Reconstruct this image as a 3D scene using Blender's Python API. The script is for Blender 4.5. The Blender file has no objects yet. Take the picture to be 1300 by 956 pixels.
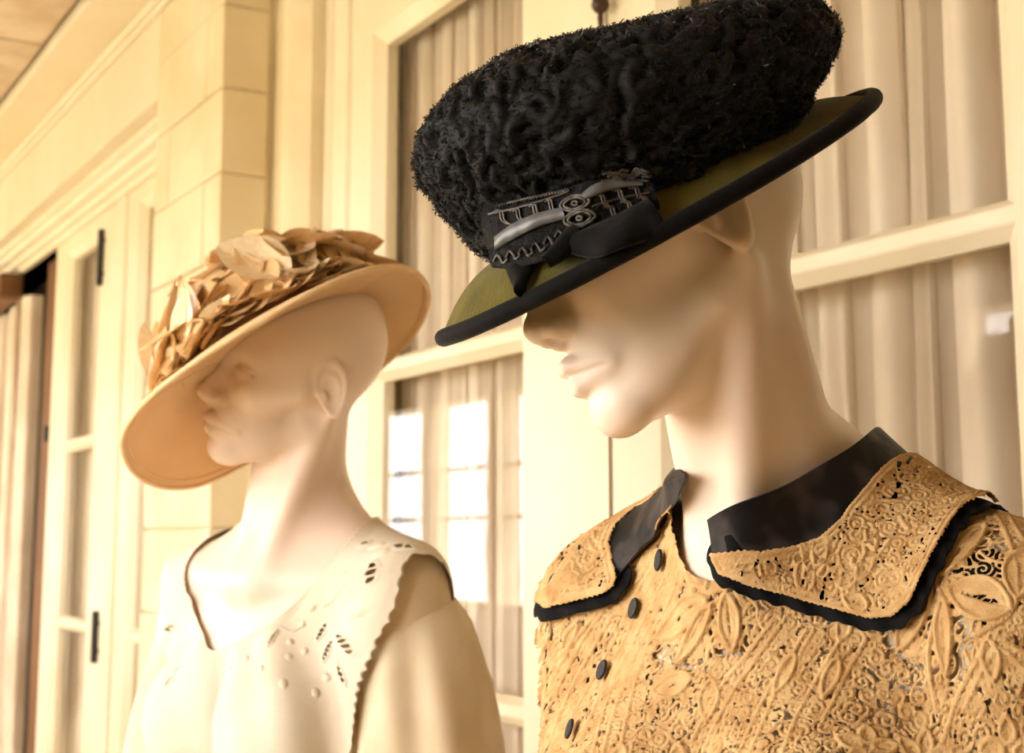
import bpy, bmesh, math, random
import numpy as np
from mathutils import Vector, Matrix

# ------------------------------------------------------------------ camera, world, exposure
SC = bpy.context.scene
COL = SC.collection
FPX, CX, CY = 1830.0, 650.0, 433.5
YAW = math.radians(30.3)
TILT = math.atan(256.5 / FPX)
EYE = np.array([0.0, 0.0, 1.40])
FW = np.array([math.sin(YAW) * math.cos(TILT), math.cos(YAW) * math.cos(TILT), math.sin(TILT)])
RT = np.array([math.cos(YAW), -math.sin(YAW), 0.0])
UP = np.cross(RT, FW)

cam_data = bpy.data.cameras.new('camera')
cam = bpy.data.objects.new('camera', cam_data)
COL.objects.link(cam)
SC.camera = cam
cam_data.sensor_fit = 'HORIZONTAL'
cam_data.sensor_width = 36.0
cam_data.lens = 36.0 * FPX / 1300.0
cam_data.shift_y = -(478.0 - CY) / 1300.0
cam_data.clip_start = 0.05
cam_data.dof.use_dof = True
cam_data.dof.focus_distance = 0.90
cam_data.dof.aperture_fstop = 12.0
cam.matrix_world = Matrix(((RT[0], UP[0], -FW[0], EYE[0]),
                           (RT[1], UP[1], -FW[1], EYE[1]),
                           (RT[2], UP[2], -FW[2], EYE[2]),
                           (0, 0, 0, 1)))

world = bpy.data.worlds.new('world')
SC.world = world
world.use_nodes = True
bg = world.node_tree.nodes['Background']
bg.inputs['Color'].default_value = (1.0, 0.975, 0.945, 1)
bg.inputs['Strength'].default_value = 7.2

sun_data = bpy.data.lights.new('sun', 'SUN')
sun_data.energy = 8.0
sun_data.color = (1.0, 0.93, 0.82)
sun_data.angle = math.radians(2.0)
sun = bpy.data.objects.new('sun', sun_data)
COL.objects.link(sun)
sun.rotation_euler = Vector((1.0, 0.25, -1.12)).to_track_quat('-Z', 'Y').to_euler()

SC.view_settings.view_transform = 'Standard'
SC.view_settings.look = 'None'
SC.view_settings.exposure = 0.74
SC.view_settings.gamma = 1.0
SC.view_settings.use_curve_mapping = False

# ------------------------------------------------------------------ helpers
rng = np.random.default_rng(7)
random.seed(7)


def proj(p):
    d = np.asarray(p, float) - EYE
    z = d @ FW
    return np.stack([CX + FPX * (d @ RT) / z, CY - FPX * (d @ UP) / z, z], -1)


def at(px, py, z):
    return EYE + z * (FW + RT * (px - CX) / FPX - UP * (py - CY) / FPX)


def srgb(r, g, b):
    f = lambda c: (c / 255 / 12.92) if c / 255 <= 0.04045 else ((c / 255 + 0.055) / 1.055) ** 2.4
    return (f(r), f(g), f(b), 1.0)


def tag(o, label=None, cat=None, group=None, kind=None):
    if label: o['label'] = label
    if cat: o['category'] = cat
    if group: o['group'] = group
    if kind: o['kind'] = kind
    return o


def link(name, me, mat, parent=None, smooth=True):
    o = bpy.data.objects.new(name, me)
    COL.objects.link(o)
    if mat is not None and len(me.materials) == 0:
        me.materials.append(mat)
    if parent is not None:
        o.parent = parent
    if smooth and len(me.polygons):
        me.polygons.foreach_set('use_smooth', np.ones(len(me.polygons), dtype=bool))
    return o


def empty(name, loc=(0, 0, 0)):
    o = bpy.data.objects.new(name, None)
    COL.objects.link(o)
    o.location = loc
    o.empty_display_size = 0.05
    return o


def np_mesh(name, V, Fq):
    """mesh from numpy verts and (n,k) faces, all faces with k corners"""
    V = np.asarray(V, np.float32); Fq = np.asarray(Fq, np.int32)
    me = bpy.data.meshes.new(name)
    n, k = Fq.shape
    me.vertices.add(len(V)); me.vertices.foreach_set('co', V.ravel())
    me.loops.add(n * k); me.loops.foreach_set('vertex_index', Fq.ravel())
    me.polygons.add(n)
    me.polygons.foreach_set('loop_start', np.arange(0, n * k, k, dtype=np.int32))
    me.update(calc_edges=True)
    me.validate()
    return me


def py_mesh(name, V, F):
    me = bpy.data.meshes.new(name)
    me.from_pydata([tuple(map(float, v)) for v in V], [], F)
    me.update()
    return me


def grid_faces(nu, nv, closed_u=False, mask=None):
    """vertex index = i*nv + j"""
    I = np.arange(nu if closed_u else nu - 1); J = np.arange(nv - 1)
    I, J = np.meshgrid(I, J, indexing='ij')
    I2 = (I + 1) % nu
    F = np.stack([I * nv + J, I2 * nv + J, I2 * nv + J + 1, I * nv + J + 1], -1)
    if mask is not None:
        F = F[mask]
    return F.reshape(-1, 4)


def compact(V, F):
    used = np.unique(F)
    m = np.zeros(len(V), np.int64); m[used] = np.arange(len(used))
    return V[used], m[F]


def fix_normals(me):
    bm = bmesh.new(); bm.from_mesh(me)
    bmesh.ops.recalc_face_normals(bm, faces=bm.faces)
    bm.to_mesh(me); bm.free()


def box_mesh(name, lo, hi, bevel=0.0):
    bm = bmesh.new()
    bmesh.ops.create_cube(bm, size=1.0)
    lo = Vector(lo); hi = Vector(hi)
    for v in bm.verts:
        v.co = Vector(((lo.x + hi.x) / 2 + v.co.x * (hi.x - lo.x), (lo.y + hi.y) / 2 + v.co.y * (hi.y - lo.y),
                       (lo.z + hi.z) / 2 + v.co.z * (hi.z - lo.z)))
    if bevel:
        bmesh.ops.bevel(bm, geom=list(bm.edges), offset=bevel, segments=1, affect='EDGES')
    me = bpy.data.meshes.new(name); bm.to_mesh(me); bm.free()
    return me


def box(name, lo, hi, mat, parent=None, bevel=0.0):
    return link(name, box_mesh(name, lo, hi, bevel), mat, parent, smooth=False)


def prism(name, poly, axis, a, b, mat, parent=None, smooth=False):
    """extrude a 2D polygon along a world axis.  axis z: poly=(x,y); axis y: poly=(x,z)"""
    n = len(poly); V = []
    for t in (a, b):
        for p in poly:
            V.append((p[0], p[1], t) if axis == 'z' else (p[0], t, p[1]))
    F = [tuple(range(n)), tuple(range(2 * n - 1, n - 1, -1))]
    for i in range(n):
        j = (i + 1) % n
        F.append((i, i + n, j + n, j))
    me = py_mesh(name, V, F); fix_normals(me)
    return link(name, me, mat, parent, smooth)


def tube_arrays(P, r, sides=8, closed=False, flat=1.0, nrm=None):
    """tube around polyline P; r scalar or array; flat scales the thickness along nrm"""
    P = np.asarray(P, float); n = len(P)
    r = np.broadcast_to(np.asarray(r, float), (n,))
    if closed:
        T = np.roll(P, -1, 0) - np.roll(P, 1, 0)
    else:
        T = np.gradient(P, axis=0)
    T /= np.linalg.norm(T, axis=1, keepdims=True) + 1e-12
    if nrm is None:
        ref = np.array([0.3, 0.2, 0.93])
        N = np.cross(T, ref)
    else:
        N = np.asarray(nrm, float) - (np.sum(np.asarray(nrm) * T, 1, keepdims=True)) * T
    N /= np.linalg.norm(N, axis=1, keepdims=True) + 1e-12
    B = np.cross(T, N)
    a = np.linspace(0, 2 * np.pi, sides, endpoint=False)
    V = P[:, None, :] + r[:, None, None] * (flat * np.cos(a)[None, :, None] * N[:, None, :] + np.sin(a)[None, :, None] * B[:, None, :])
    I, J = np.meshgrid(np.arange(n if closed else n - 1), np.arange(sides), indexing='ij')
    I2 = (I + 1) % n; J2 = (J + 1) % sides
    F = np.stack([I * sides + J, I * sides + J2, I2 * sides + J2, I2 * sides + J], -1).reshape(-1, 4)
    return V.reshape(-1, 3), F


def tube(name, P, r, mat, parent=None, sides=10, closed=False, flat=1.0, nrm=None):
    V, F = tube_arrays(P, r, sides, closed, flat, nrm)
    me = np_mesh(name, V, F)
    if not closed:
        bm = bmesh.new(); bm.from_mesh(me); bm.verts.ensure_lookup_table()
        bm.faces.new([bm.verts[i] for i in range(sides)][::-1])
        bm.faces.new([bm.verts[len(V) - sides + i] for i in range(sides)])
        bm.to_mesh(me); bm.free()
    fix_normals(me)
    return link(name, me, mat, parent)


def spline(P, n, closed=False):
    """Catmull-Rom resample"""
    P = np.asarray(P, float); m = len(P)
    t = np.linspace(0, m if closed else m - 1, n, endpoint=not closed)
    i = np.floor(t).astype(int)
    if not closed: i = np.minimum(i, m - 2)
    f = (t - i)[:, None]
    g = (lambda k: P[k % m]) if closed else (lambda k: P[np.clip(k, 0, m - 1)])
    p0, p1, p2, p3 = g(i - 1), g(i), g(i + 1), g(i + 2)
    return 0.5 * ((2 * p1) + (-p0 + p2) * f + (2 * p0 - 5 * p1 + 4 * p2 - p3) * f ** 2 + (-p0 + 3 * p1 - 3 * p2 + p3) * f ** 3)


def in_poly(U, V, poly):
    poly = np.asarray(poly, float)
    inside = np.zeros(U.shape, bool)
    j = len(poly) - 1
    for i in range(len(poly)):
        xi, yi = poly[i]; xj, yj = poly[j]
        c = ((yi > V) != (yj > V)) & (U < (xj - xi) * (V - yi) / (yj - yi + 1e-12) + xi)
        inside ^= c
        j = i
    return inside


def poly_dist(U, V, poly, closed=True):
    poly = np.asarray(poly, float)
    best = np.full(U.shape, 1e9)
    n = len(poly)
    for i in range(n if closed else n - 1):
        a = poly[i]; b = poly[(i + 1) % n]
        d = b - a; L = d @ d + 1e-15
        t = np.clip(((U - a[0]) * d[0] + (V - a[1]) * d[1]) / L, 0, 1)
        best = np.minimum(best, np.hypot(U - a[0] - t * d[0], V - a[1] - t * d[1]))
    return best


# ------------------------------------------------------------------ materials
def material(name, color, rough=0.6, color2=None, scale=8.0, detail=4.0, bump=0.0, bump_scale=60.0, sheen=0.0,
             spec=0.4, metallic=0.0, stretch=(1, 1, 1), ramp=(0.35, 0.65), coat=0.0, trans=0.0, sss=0.0, aniso=None):
    m = bpy.data.materials.new(name); m.use_nodes = True
    nt = m.node_tree; N = nt.nodes; L = nt.links
    b = N['Principled BSDF']
    b.inputs['Roughness'].default_value = rough
    b.inputs['Metallic'].default_value = metallic
    b.inputs['Specular IOR Level'].default_value = spec
    if sheen:
        b.inputs['Sheen Weight'].default_value = sheen
        b.inputs['Sheen Roughness'].default_value = 0.4
    if coat: b.inputs['Coat Weight'].default_value = coat
    if sss:
        b.inputs['Subsurface Weight'].default_value = sss
        b.inputs['Subsurface Radius'].default_value = (0.02, 0.01, 0.006)
        b.inputs['Subsurface Scale'].default_value = 0.4
    tc = N.new('ShaderNodeTexCoord')
    mp = N.new('ShaderNodeMapping'); mp.inputs['Scale'].default_value = stretch
    L.new(tc.outputs['Object'], mp.inputs['Vector'])
    nz = N.new('ShaderNodeTexNoise'); nz.inputs['Scale'].default_value = scale; nz.inputs['Detail'].default_value = detail
    L.new(mp.outputs['Vector'], nz.inputs['Vector'])
    rp = N.new('ShaderNodeValToRGB')
    rp.color_ramp.elements[0].position = ramp[0]; rp.color_ramp.elements[1].position = ramp[1]
    c2 = color2 if color2 else tuple(c * 0.88 for c in color[:3]) + (1,)
    rp.color_ramp.elements[0].color = c2; rp.color_ramp.elements[1].color = color
    L.new(nz.outputs['Fac'], rp.inputs['Fac'])
    L.new(rp.outputs['Color'], b.inputs['Base Color'])
    if bump:
        nb = N.new('ShaderNodeTexNoise'); nb.inputs['Scale'].default_value = bump_scale; nb.inputs['Detail'].default_value = 5
        L.new(mp.outputs['Vector'], nb.inputs['Vector'])
        bp = N.new('ShaderNodeBump'); bp.inputs['Strength'].default_value = bump; bp.inputs['Distance'].default_value = 0.002
        L.new(nb.outputs['Fac'], bp.inputs['Height'])
        L.new(bp.outputs['Normal'], b.inputs['Normal'])
    if trans:
        tr = N.new('ShaderNodeBsdfTranslucent'); L.new(rp.outputs['Color'], tr.inputs['Color'])
        mx = N.new('ShaderNodeMixShader'); mx.inputs[0].default_value = trans
        L.new(b.outputs[0], mx.inputs[1]); L.new(tr.outputs[0], mx.inputs[2])
        L.new(mx.outputs[0], N['Material Output'].inputs['Surface'])
    return m


def glass_material(name):
    m = bpy.data.materials.new(name); m.use_nodes = True
    nt = m.node_tree; N = nt.nodes; L = nt.links
    N.remove(N['Principled BSDF'])
    tr = N.new('ShaderNodeBsdfTransparent'); tr.inputs['Color'].default_value = (0.97, 0.97, 0.95, 1)
    gl = N.new('ShaderNodeBsdfGlossy'); gl.inputs['Roughness'].default_value = 0.0
    fr = N.new('ShaderNodeFresnel'); fr.inputs['IOR'].default_value = 1.5
    nz = N.new('ShaderNodeTexNoise'); nz.inputs['Scale'].default_value = 5.0
    tc = N.new('ShaderNodeTexCoord'); L.new(tc.outputs['Object'], nz.inputs['Vector'])
    bp = N.new('ShaderNodeBump'); bp.inputs['Strength'].default_value = 0.02; bp.inputs['Distance'].default_value = 0.01
    L.new(nz.outputs['Fac'], bp.inputs['Height']); L.new(bp.outputs['Normal'], gl.inputs['Normal'])
    ge = N.new('ShaderNodeNewGeometry')
    inv = N.new('ShaderNodeMath'); inv.operation = 'SUBTRACT'; inv.inputs[0].default_value = 1.0
    L.new(ge.outputs['Backfacing'], inv.inputs[1])
    mul = N.new('ShaderNodeMath'); mul.operation = 'MULTIPLY'
    L.new(fr.outputs[0], mul.inputs[0]); L.new(inv.outputs[0], mul.inputs[1])
    mx = N.new('ShaderNodeMixShader')
    L.new(mul.outputs[0], mx.inputs[0]); L.new(tr.outputs[0], mx.inputs[1]); L.new(gl.outputs[0], mx.inputs[2])
    L.new(mx.outputs[0], N['Material Output'].inputs['Surface'])
    return m


M = {}
M['paint'] = material('cream_paint', srgb(224, 210, 181), 0.45, srgb(218, 201, 167), 3.0, bump=0.12, bump_scale=25)
M['block'] = material('painted_block', srgb(224, 208, 174), 0.6, srgb(214, 194, 154), 5.0, bump=0.5, bump_scale=40)
M['trim'] = material('trim_paint', srgb(227, 215, 189), 0.4, srgb(221, 206, 174), 4.0, bump=0.15, bump_scale=30)
M['ceil'] = material('ceiling_board', srgb(214, 194, 166), 0.8, srgb(192, 168, 136), 9.0, bump=0.4, bump_scale=50)
M['dark'] = material('dark_gap', srgb(70, 56, 36), 0.8)  # for the ceiling joints, and for the shade painted behind the far opening
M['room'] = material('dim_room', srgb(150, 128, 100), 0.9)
M['floor'] = material('floor_boards', srgb(200, 182, 148), 0.6, srgb(176, 152, 114), 6.0, stretch=(1, 0.1, 1))
M['ground'] = material('pale_ground', srgb(214, 208, 188), 0.9, srgb(190, 186, 160), 1.0)
M['curtain'] = material('sheer_curtain', srgb(228, 213, 198), 0.85, srgb(212, 194, 176), 3.0, trans=0.06, bump=0.08, bump_scale=300)
M['drape'] = material('grey_drape', srgb(226, 210, 188), 0.9, srgb(206, 186, 160), 4.0, trans=0.1)
M['brown'] = material('brown_wood', srgb(122, 82, 44), 0.6, srgb(96, 60, 30), 10.0, stretch=(4, 4, 0.4))
M['iron'] = material('black_iron', srgb(34, 28, 22), 0.5, spec=0.5)
M['bronze'] = material('dark_bronze', srgb(66, 36, 22), 0.45, srgb(44, 24, 14), 40.0)
M['glass'] = glass_material('window_glass')
M['skin'] = material('mannequin_skin', srgb(238, 216, 197), 0.40, srgb(232, 208, 187), 6.0, spec=0.35, sss=0.12)

M['fur'] = material('black_fur', srgb(17, 15, 14), 0.7, srgb(7, 6, 6), 60.0, sheen=0.05, spec=0.25)
M['strand'] = material('fur_strand', srgb(34, 30, 27), 0.38, srgb(8, 7, 6), 90.0, spec=0.5)
M['olive'] = material('olive_felt', srgb(104, 94, 36), 0.9, srgb(78, 70, 24), 30.0, sheen=0.25, bump=0.35, bump_scale=500, spec=0.15)
M['velvet'] = material('black_velvet', srgb(20, 18, 19), 0.8, srgb(8, 7, 8), 35.0, sheen=0.06, bump=0.25, bump_scale=200, spec=0.12)
M['crushed'] = material('crushed_velvet_painted_sheen', srgb(62, 55, 54), 0.55, srgb(9, 8, 9), 34.0, detail=1.5, ramp=(0.47, 0.62), sheen=0.06, bump=0.5, bump_scale=90, spec=0.25)  # grey patches paint the sheen of the crushed pile into the colour
M['braid'] = material('black_braid', srgb(14, 12, 11), 0.7, srgb(6, 5, 5), 80.0, spec=0.2, bump=0.8, bump_scale=600)
M['thread'] = material('grey_thread', srgb(88, 81, 74), 0.4, srgb(48, 43, 39), 120.0, spec=0.5)
M['satin'] = material('grey_satin', srgb(112, 111, 114), 0.34, srgb(86, 85, 88), 12.0, spec=0.6)
M['straw'] = material('cream_hat_cloth', srgb(238, 204, 156), 0.75, srgb(232, 194, 144), 10.0, trans=0.22, bump=0.15, bump_scale=500, sheen=0.1)
M['strawedge'] = material('cream_hat_edge', srgb(242, 212, 166), 0.75, srgb(230, 196, 146), 40.0, bump=0.3, bump_scale=500)
M['leaf_a'] = material('satin_leaf_gold', srgb(238, 206, 158), 0.24, srgb(230, 192, 138), 14.0, spec=0.5, trans=0.12)
M['leaf_b'] = material('satin_leaf_pale', srgb(246, 226, 192), 0.24, srgb(238, 212, 170), 14.0, spec=0.6, trans=0.12)
M['leaf_c'] = material('satin_leaf_tan', srgb(222, 182, 126), 0.24, srgb(208, 164, 108), 14.0, spec=0.45, trans=0.12)
M['panel'] = material('dark_panelling', srgb(120, 92, 58), 0.6, srgb(96, 70, 42), 8.0, stretch=(4, 4, 0.5))

# ------------------------------------------------------------------ the porch: shell
GX = 1.226            # glass plane
tag(box('floor', (-1.35, -3.0, -0.05), (1.3, 9.0, 0.0), M['floor']), 'weathered pale boards of the porch floor', kind='structure')
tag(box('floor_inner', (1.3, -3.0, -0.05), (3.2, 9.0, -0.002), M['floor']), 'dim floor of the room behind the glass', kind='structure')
tag(box('ground', (-30, -14, -0.42), (-1.35, 24, -0.4), M['ground']), 'pale ground outside the porch windows', kind='structure')  # unseen, added to bounce daylight up into the porch
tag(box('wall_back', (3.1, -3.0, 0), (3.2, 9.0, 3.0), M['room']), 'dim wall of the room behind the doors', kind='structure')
tag(box('wall_far', (-1.35, 9.0, 0), (3.2, 9.1, 3.0), M['paint']), 'cream end wall of the porch', kind='structure')
tag(box('wall_near', (-1.35, -1.7, 0), (3.2, -1.6, 3.0), M['paint']), 'cream end wall behind the viewer', kind='structure')

# ceiling: a backing, and boards one by one in front of it
ceil = tag(box('ceiling', (-1.35, -3.0, 2.90), (3.2, 9.0, 2.98), M['dark']), 'beige boarded porch ceiling with dark joints', kind='structure')
yb = -3.0
i = 0
while yb < 9.0:
    w = 0.345
    box('board', (-1.2, yb + 0.003, 2.86 + 0.002 * math.sin(i * 2.3)), (0.872, min(yb + w - 0.003, 9), 2.90), M['ceil'], ceil, 0.003)
    yb += w; i += 1
box('border_board', (0.885, -3.0, 2.835), (1.07, 9.0, 2.90), M['paint'], ceil, 0.004)

# wall towards the garden: parapet, lintel, and a run of window openings between posts
wl = tag(box('wall_left', (-1.35, -3.0, 0), (-1.2, 9.0, 1.08), M['paint']), 'cream parapet and posts between the porch windows', kind='structure')
box('lintel', (-1.35, -3.0, 2.16), (-1.2, 9.0, 2.9), M['paint'], wl)
posts = [6.44 + 0.77 * k for k in range(-8, 4)]
box('wall_panel', (-1.35, -3.0, 1.08), (-1.2, posts[0] - 0.05, 2.16), M['paint'], wl)  # unseen, kept solid to block window light from behind the viewer
for k, y in enumerate(posts):
    box('post', (-1.33, y - 0.05, 1.08), (-1.2, y + 0.05, 2.16), M['trim'], wl, 0.004)
for k in range(len(posts) - 1):
    if abs(posts[k] - 3.36) < 0.1:                 # a solid pier here, no window
        box('pier', (-1.35, posts[k], 1.08), (-1.2, posts[k + 1], 2.16), M['paint'], wl)
        continue
    y0, y1 = posts[k] + 0.05, posts[k + 1] - 0.05
    w = tag(empty('window_%d' % (k + 1), (-1.27, (y0 + y1) / 2, 1.08)), 'porch window with cream glazing bars', kind='structure')
    def wb(n, lo, hi):
        o = box(n, lo, hi, M['trim'])
        o.parent = w; o.matrix_parent_inverse = Matrix.Translation(-Vector(w.location))
    wb('sill', (-1.36, y0, 1.08), (-1.18, y1, 1.10))
    for z in (1.535, 1.80):
        wb('glazing_bar', (-1.29, y0, z - 0.009), (-1.26, y1, z + 0.009))

# ------------------------------------------------------------------ wall with the glazed doors (runs along Y at X = 1.2)
TOP = 2.90
wr = tag(box('wall_right', (1.182, 3.09, 2.61), (1.30, 9.0, TOP), M['paint']), 'cream painted wall holding the glazed doors', kind='structure')
box('lintel', (1.20, -3.0, 2.62), (1.30, 3.09, TOP), M['paint'], wr)
box('frieze', (1.05, 3.645, 2.568), (1.19, 9.0, TOP), M['paint'], wr, 0.003)
box('crown_strip', (1.035, 3.13, 2.80), (1.05, 9.0, 2.815), M['trim'], wr, 0.003)
box('crown_strip', (1.02, 3.13, 2.815), (1.05, 9.0, 2.835), M['trim'], wr, 0.004)
# stepped header moulding under the frieze of the far bay
hd = tag(prism('trim_1', [(1.10, 2.568), (1.10, 2.552), (1.118, 2.546), (1.124, 2.53), (1.15, 2.524), (1.155, 2.51), (1.175, 2.505), (1.18, 2.49), (1.2, 2.49), (1.2, 2.568)], 'y', 3.645, 9.0, M['trim']),
         'stepped cream header moulding over the far doors', kind='structure')
# pillar of painted blocks
pil = tag(box('wall_pillar', (1.06, 3.14, 0), (1.30, 3.64, TOP), M['block']), 'pillar of cream painted concrete blocks', kind='structure')
for c in range(14):
    z0 = 0.012 + c * 0.2035; z1 = min(z0 + 0.2, 2.84)
    if z0 > 2.8: continue
    if c % 2:
        cuts = [3.13, 3.535, 3.648]
    else:
        cuts = [3.13, 3.245, 3.648]
    for a, b in zip(cuts[:-1], cuts[1:]):
        j = random.uniform(-.0015, .0015)
        first = (a == 3.13)
        box('block', (1.05 + j, a + 0.0015, z0), (1.165 if first else 1.09, b - 0.0015, z1), M['block'], pil, 0.003)
# half-round pilaster trim between pillar and door casing
pr = [(1.30, 3.13), (1.18, 3.13), (1.176, 3.06), (1.172, 3.05)]
for t in np.linspace(0, 1, 12):
    a = math.pi * (0.93 - 0.80 * t) 
    pr.append((1.165 - 0.03 * math.sin(a), 2.955 - 0.10 * math.cos(a)*-1 * -1))
pr = [(1.30, 3.13), (1.18, 3.13), (1.178, 3.05)] + [(1.170 - 0.034 * math.sin(math.pi * t), 3.045 - 0.165 * t) for t in np.linspace(0, 1, 14)] + [(1.215, 2.872), (1.30, 2.872)]
tag(prism('trim_2', pr, 'z', 0, TOP, M['block'], smooth=False), 'rounded cream pilaster beside the block pillar', kind='structure')
# door casing
ca = [(1.30, 2.872), (1.198, 2.872), (1.198, 2.845), (1.206, 2.838), (1.206, 2.815), (1.196, 2.808), (1.196, 2.745), (1.204, 2.738), (1.204, 2.705), (1.30, 2.705)]
tag(prism('trim_3', ca, 'z', 0, 2.62, M['trim']), 'grooved cream casing beside the nearer doors', kind='structure')
# centre post between leaves
tag(prism('trim_4', [(1.196, 1.765), (1.196, 1.888), (1.26, 1.888), (1.26, 1.765)], 'z', 0, 2.62, M['trim']), 'cream meeting post between the two door leaves', kind='structure')


def leaf(n, y0, y1, g0, g1, label, bars=(1.742, 1.13, 0.52), near_x=1.2, top=2.60, gtop=2.42):
    """glazed door leaf spanning y0..y1, glass between g0..g1"""
    d = tag(empty('door_%d' % n, (near_x, (y0 + y1) / 2, 0)), label, kind='structure')
    inv = Matrix.Translation(-Vector(d.location))
    def add(o):
        o.parent = d; o.matrix_parent_inverse = inv; return o
    X0 = near_x; X1 = near_x + 0.045; G = near_x + 0.026; bv = 0.028
    add(prism('stile', [(X0, y0), (X0, g0 - bv), (G - 0.004, g0), (X1, g0), (X1, y0)], 'z', 0.01, top, M['trim']))
    add(prism('stile', [(X0, y1), (X0, g1 + bv), (G - 0.004, g1), (X1, g1), (X1, y1)], 'z', 0.01, top, M['trim']))
    add(prism('top_rail', [(X0, top), (X0, gtop + bv), (G - 0.004, gtop), (X1, gtop), (X1, top)], 'y', g0 - bv, g1 + bv, M['trim']))
    add(prism('bottom_rail', [(X0, 0.01), (X0, 0.28), (G - 0.004, 0.30), (X1, 0.30), (X1, 0.01)], 'y', g0 - bv, g1 + bv, M['trim']))
    for z in bars:
        add(prism('muntin', [(G - 0.004, z - 0.023), (X0 + 0.003, z - 0.009), (X0 + 0.001, z - 0.006), (X0 + 0.001, z + 0.010), (X0 + 0.004, z + 0.013), (G - 0.004, z + 0.023), (X1, z + 0.02), (X1, z - 0.02)],
                  'y', g0 - 0.03, g1 + 0.03, M['trim']))
    lv = [0.30] + sorted(bars) + [gtop]
    for a, b in zip(lv[:-1], lv[1:]):
        add(box('glass_pane', (G - 0.002, g0 - 0.004, a), (G + 0.002, g1 + 0.004, b), M['glass']))
    return d, add


d1, _ = leaf(1, 1.894, 2.70, 2.045, 2.598, 'cream glazed door leaf behind the cream hat')
d2, _ = leaf(2, 0.87, 1.761, 1.036, 1.612, 'cream glazed door leaf behind the black fur hat')
d3, add3 = leaf(3, 4.56, 5.415, 4.80, 5.24, 'far cream glazed door leaf with black iron bolts')
d4, _ = leaf(4, 3.64, 4.45, 3.80, 4.30, 'glazed door leaf half hidden by the block pillar')
d5, _ = leaf(5, 0.0, 0.80, 0.12, 0.68, 'glazed door leaf beyond the right edge')
tag(box('trim_5', (1.196, 0.80, 0), (1.27, 0.87, 2.62), M['trim']), 'cream post between door leaves at the right', kind='structure')
tag(box('trim_6', (1.190, 4.45, 0), (1.27, 4.56, 2.50), M['trim'], bevel=0.006), 'cream meeting post between the far door leaves', kind='structure')
tag(box('wall_near_right', (1.2, -3.0, 0), (1.3, 0.0, 2.62), M['paint']), 'cream wall beyond the right edge', kind='structure')
tag(box('wall_far_right', (1.2, 6.9, 0), (1.3, 9.0, 2.62), M['paint']), 'cream wall at the far end of the porch', kind='structure')
# black surface bolts on the far leaf
for y, z0, z1 in ((4.742, 2.245, 2.434), (4.625, 1.03, 1.19)):
    b = add3(box('iron_bolt', (1.180, y - 0.008, z0), (1.199, y + 0.008, z1), M['iron'], None, 0.003))
    add3(box('bolt_plate', (1.194, y - 0.016, z0 + 0.03), (1.2, y + 0.016, z0 + 0.045), M['iron']))
    add3(box('bolt_plate', (1.194, y - 0.016, z1 - 0.045), (1.2, y + 0.016, z1 - 0.03), M['iron']))

# hanging pull on the centre post
cb = tag(empty('hanging_pull', (1.185, 1.746, 2.2)), 'dark beaded pull hanging on the door post above the fur hat', 'door pull')
def lathe(name, prof, c, mat, parent=None, seg=20, inv=None):
    """prof list of (r,z); axis z through c"""
    a = np.linspace(0, 2 * np.pi, seg, endpoint=False)
    V = np.array([[(c[0] + r * math.cos(t), c[1] + r * math.sin(t), c[2] + z) for r, z in prof] for t in a]).reshape(-1, 3)
    me = np_mesh(name, V, grid_faces(seg, len(prof), True))
    fix_normals(me)
    o = link(name, me, mat, parent)
    if parent is not None: o.matrix_parent_inverse = Matrix.Translation(-Vector(parent.location))
    return o
for z in (2.212, 2.238, 2.264):
    lathe('bead', [(0.001, -.014), (.008, -.012), (.013, -.006), (.0145, 0), (.012, .008), (.006, .013), (.001, .014)], (1.176, 1.746, z), M['bronze'], cb)
lathe('rod', [(0.001, 0), (.004, 0), (.004, .20), (.001, .20)], (1.176, 1.746, 2.27), M['bronze'], cb)
lathe('rod_tip', [(0.001, -.03), (.003, -.028), (.005, -.01), (.004, 0)], (1.176, 1.746, 2.20), M['bronze'], cb)

# curtains behind the glass: each leaf its own pleated cloth
def curtain(name, y0, y1, z0, z1, x, n, amp, seed, mat, label, group, cat='curtain', sharp=1.0):
    r = np.random.default_rng(seed)
    # irregular fold centres
    ed = np.cumsum(r.uniform(0.65, 1.35, n)); ed = np.concatenate([[0], ed]) / ed[-1]
    am = r.uniform(0.6, 1.3, n) * amp
    dr = r.uniform(-0.25, 0.25, n)
    nu, nv = n * 18, 24
    u = np.linspace(0, 1, nu)
    k = np.clip(np.searchsorted(ed, u, side='right') - 1, 0, n - 1)
    f = (u - ed[k]) / (ed[k + 1] - ed[k])
    V = np.zeros((nu, nv, 3))
    for j, t in enumerate(np.linspace(0, 1, nv)):
        prof = np.sin(np.pi * f) ** 0.8
        wob = 0.3 * amp * np.sin(2 * np.pi * (f * 2 + dr[k] * 3 * t + k * .37))
        V[:, j, 0] = x + amp * 1.3 - am[k] * prof * (0.8 + 0.2 * t) - wob * 0.5
        sk = 0.22 * np.sin(2 * np.pi * f) * (ed[k + 1] - ed[k])
        V[:, j, 1] = y0 + (u + sk * np.sign(dr[k])) * (y1 - y0) + 0.003 * np.sin(7 * t + k * 1.3)
        V[:, j, 2] = z0 + t * (z1 - z0)
    me = np_mesh(name, V.reshape(-1, 3), grid_faces(nu, nv))
    o = link(name, me, mat)
    return tag(o, label, cat, group)
curtain('sheer_curtain', 1.95, 2.655, 0.25, 2.47, 1.285, 17, 0.026, 3, M['curtain'], 'pale pleated curtain behind the glass between the two mannequins', 'curtains behind the doors')
curtain('sheer_curtain', 0.98, 1.672, 0.25, 2.47, 1.285, 12, 0.036, 5, M['curtain'], 'pale pleated curtain behind the glass right of the fur hat', 'curtains behind the doors')
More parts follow.
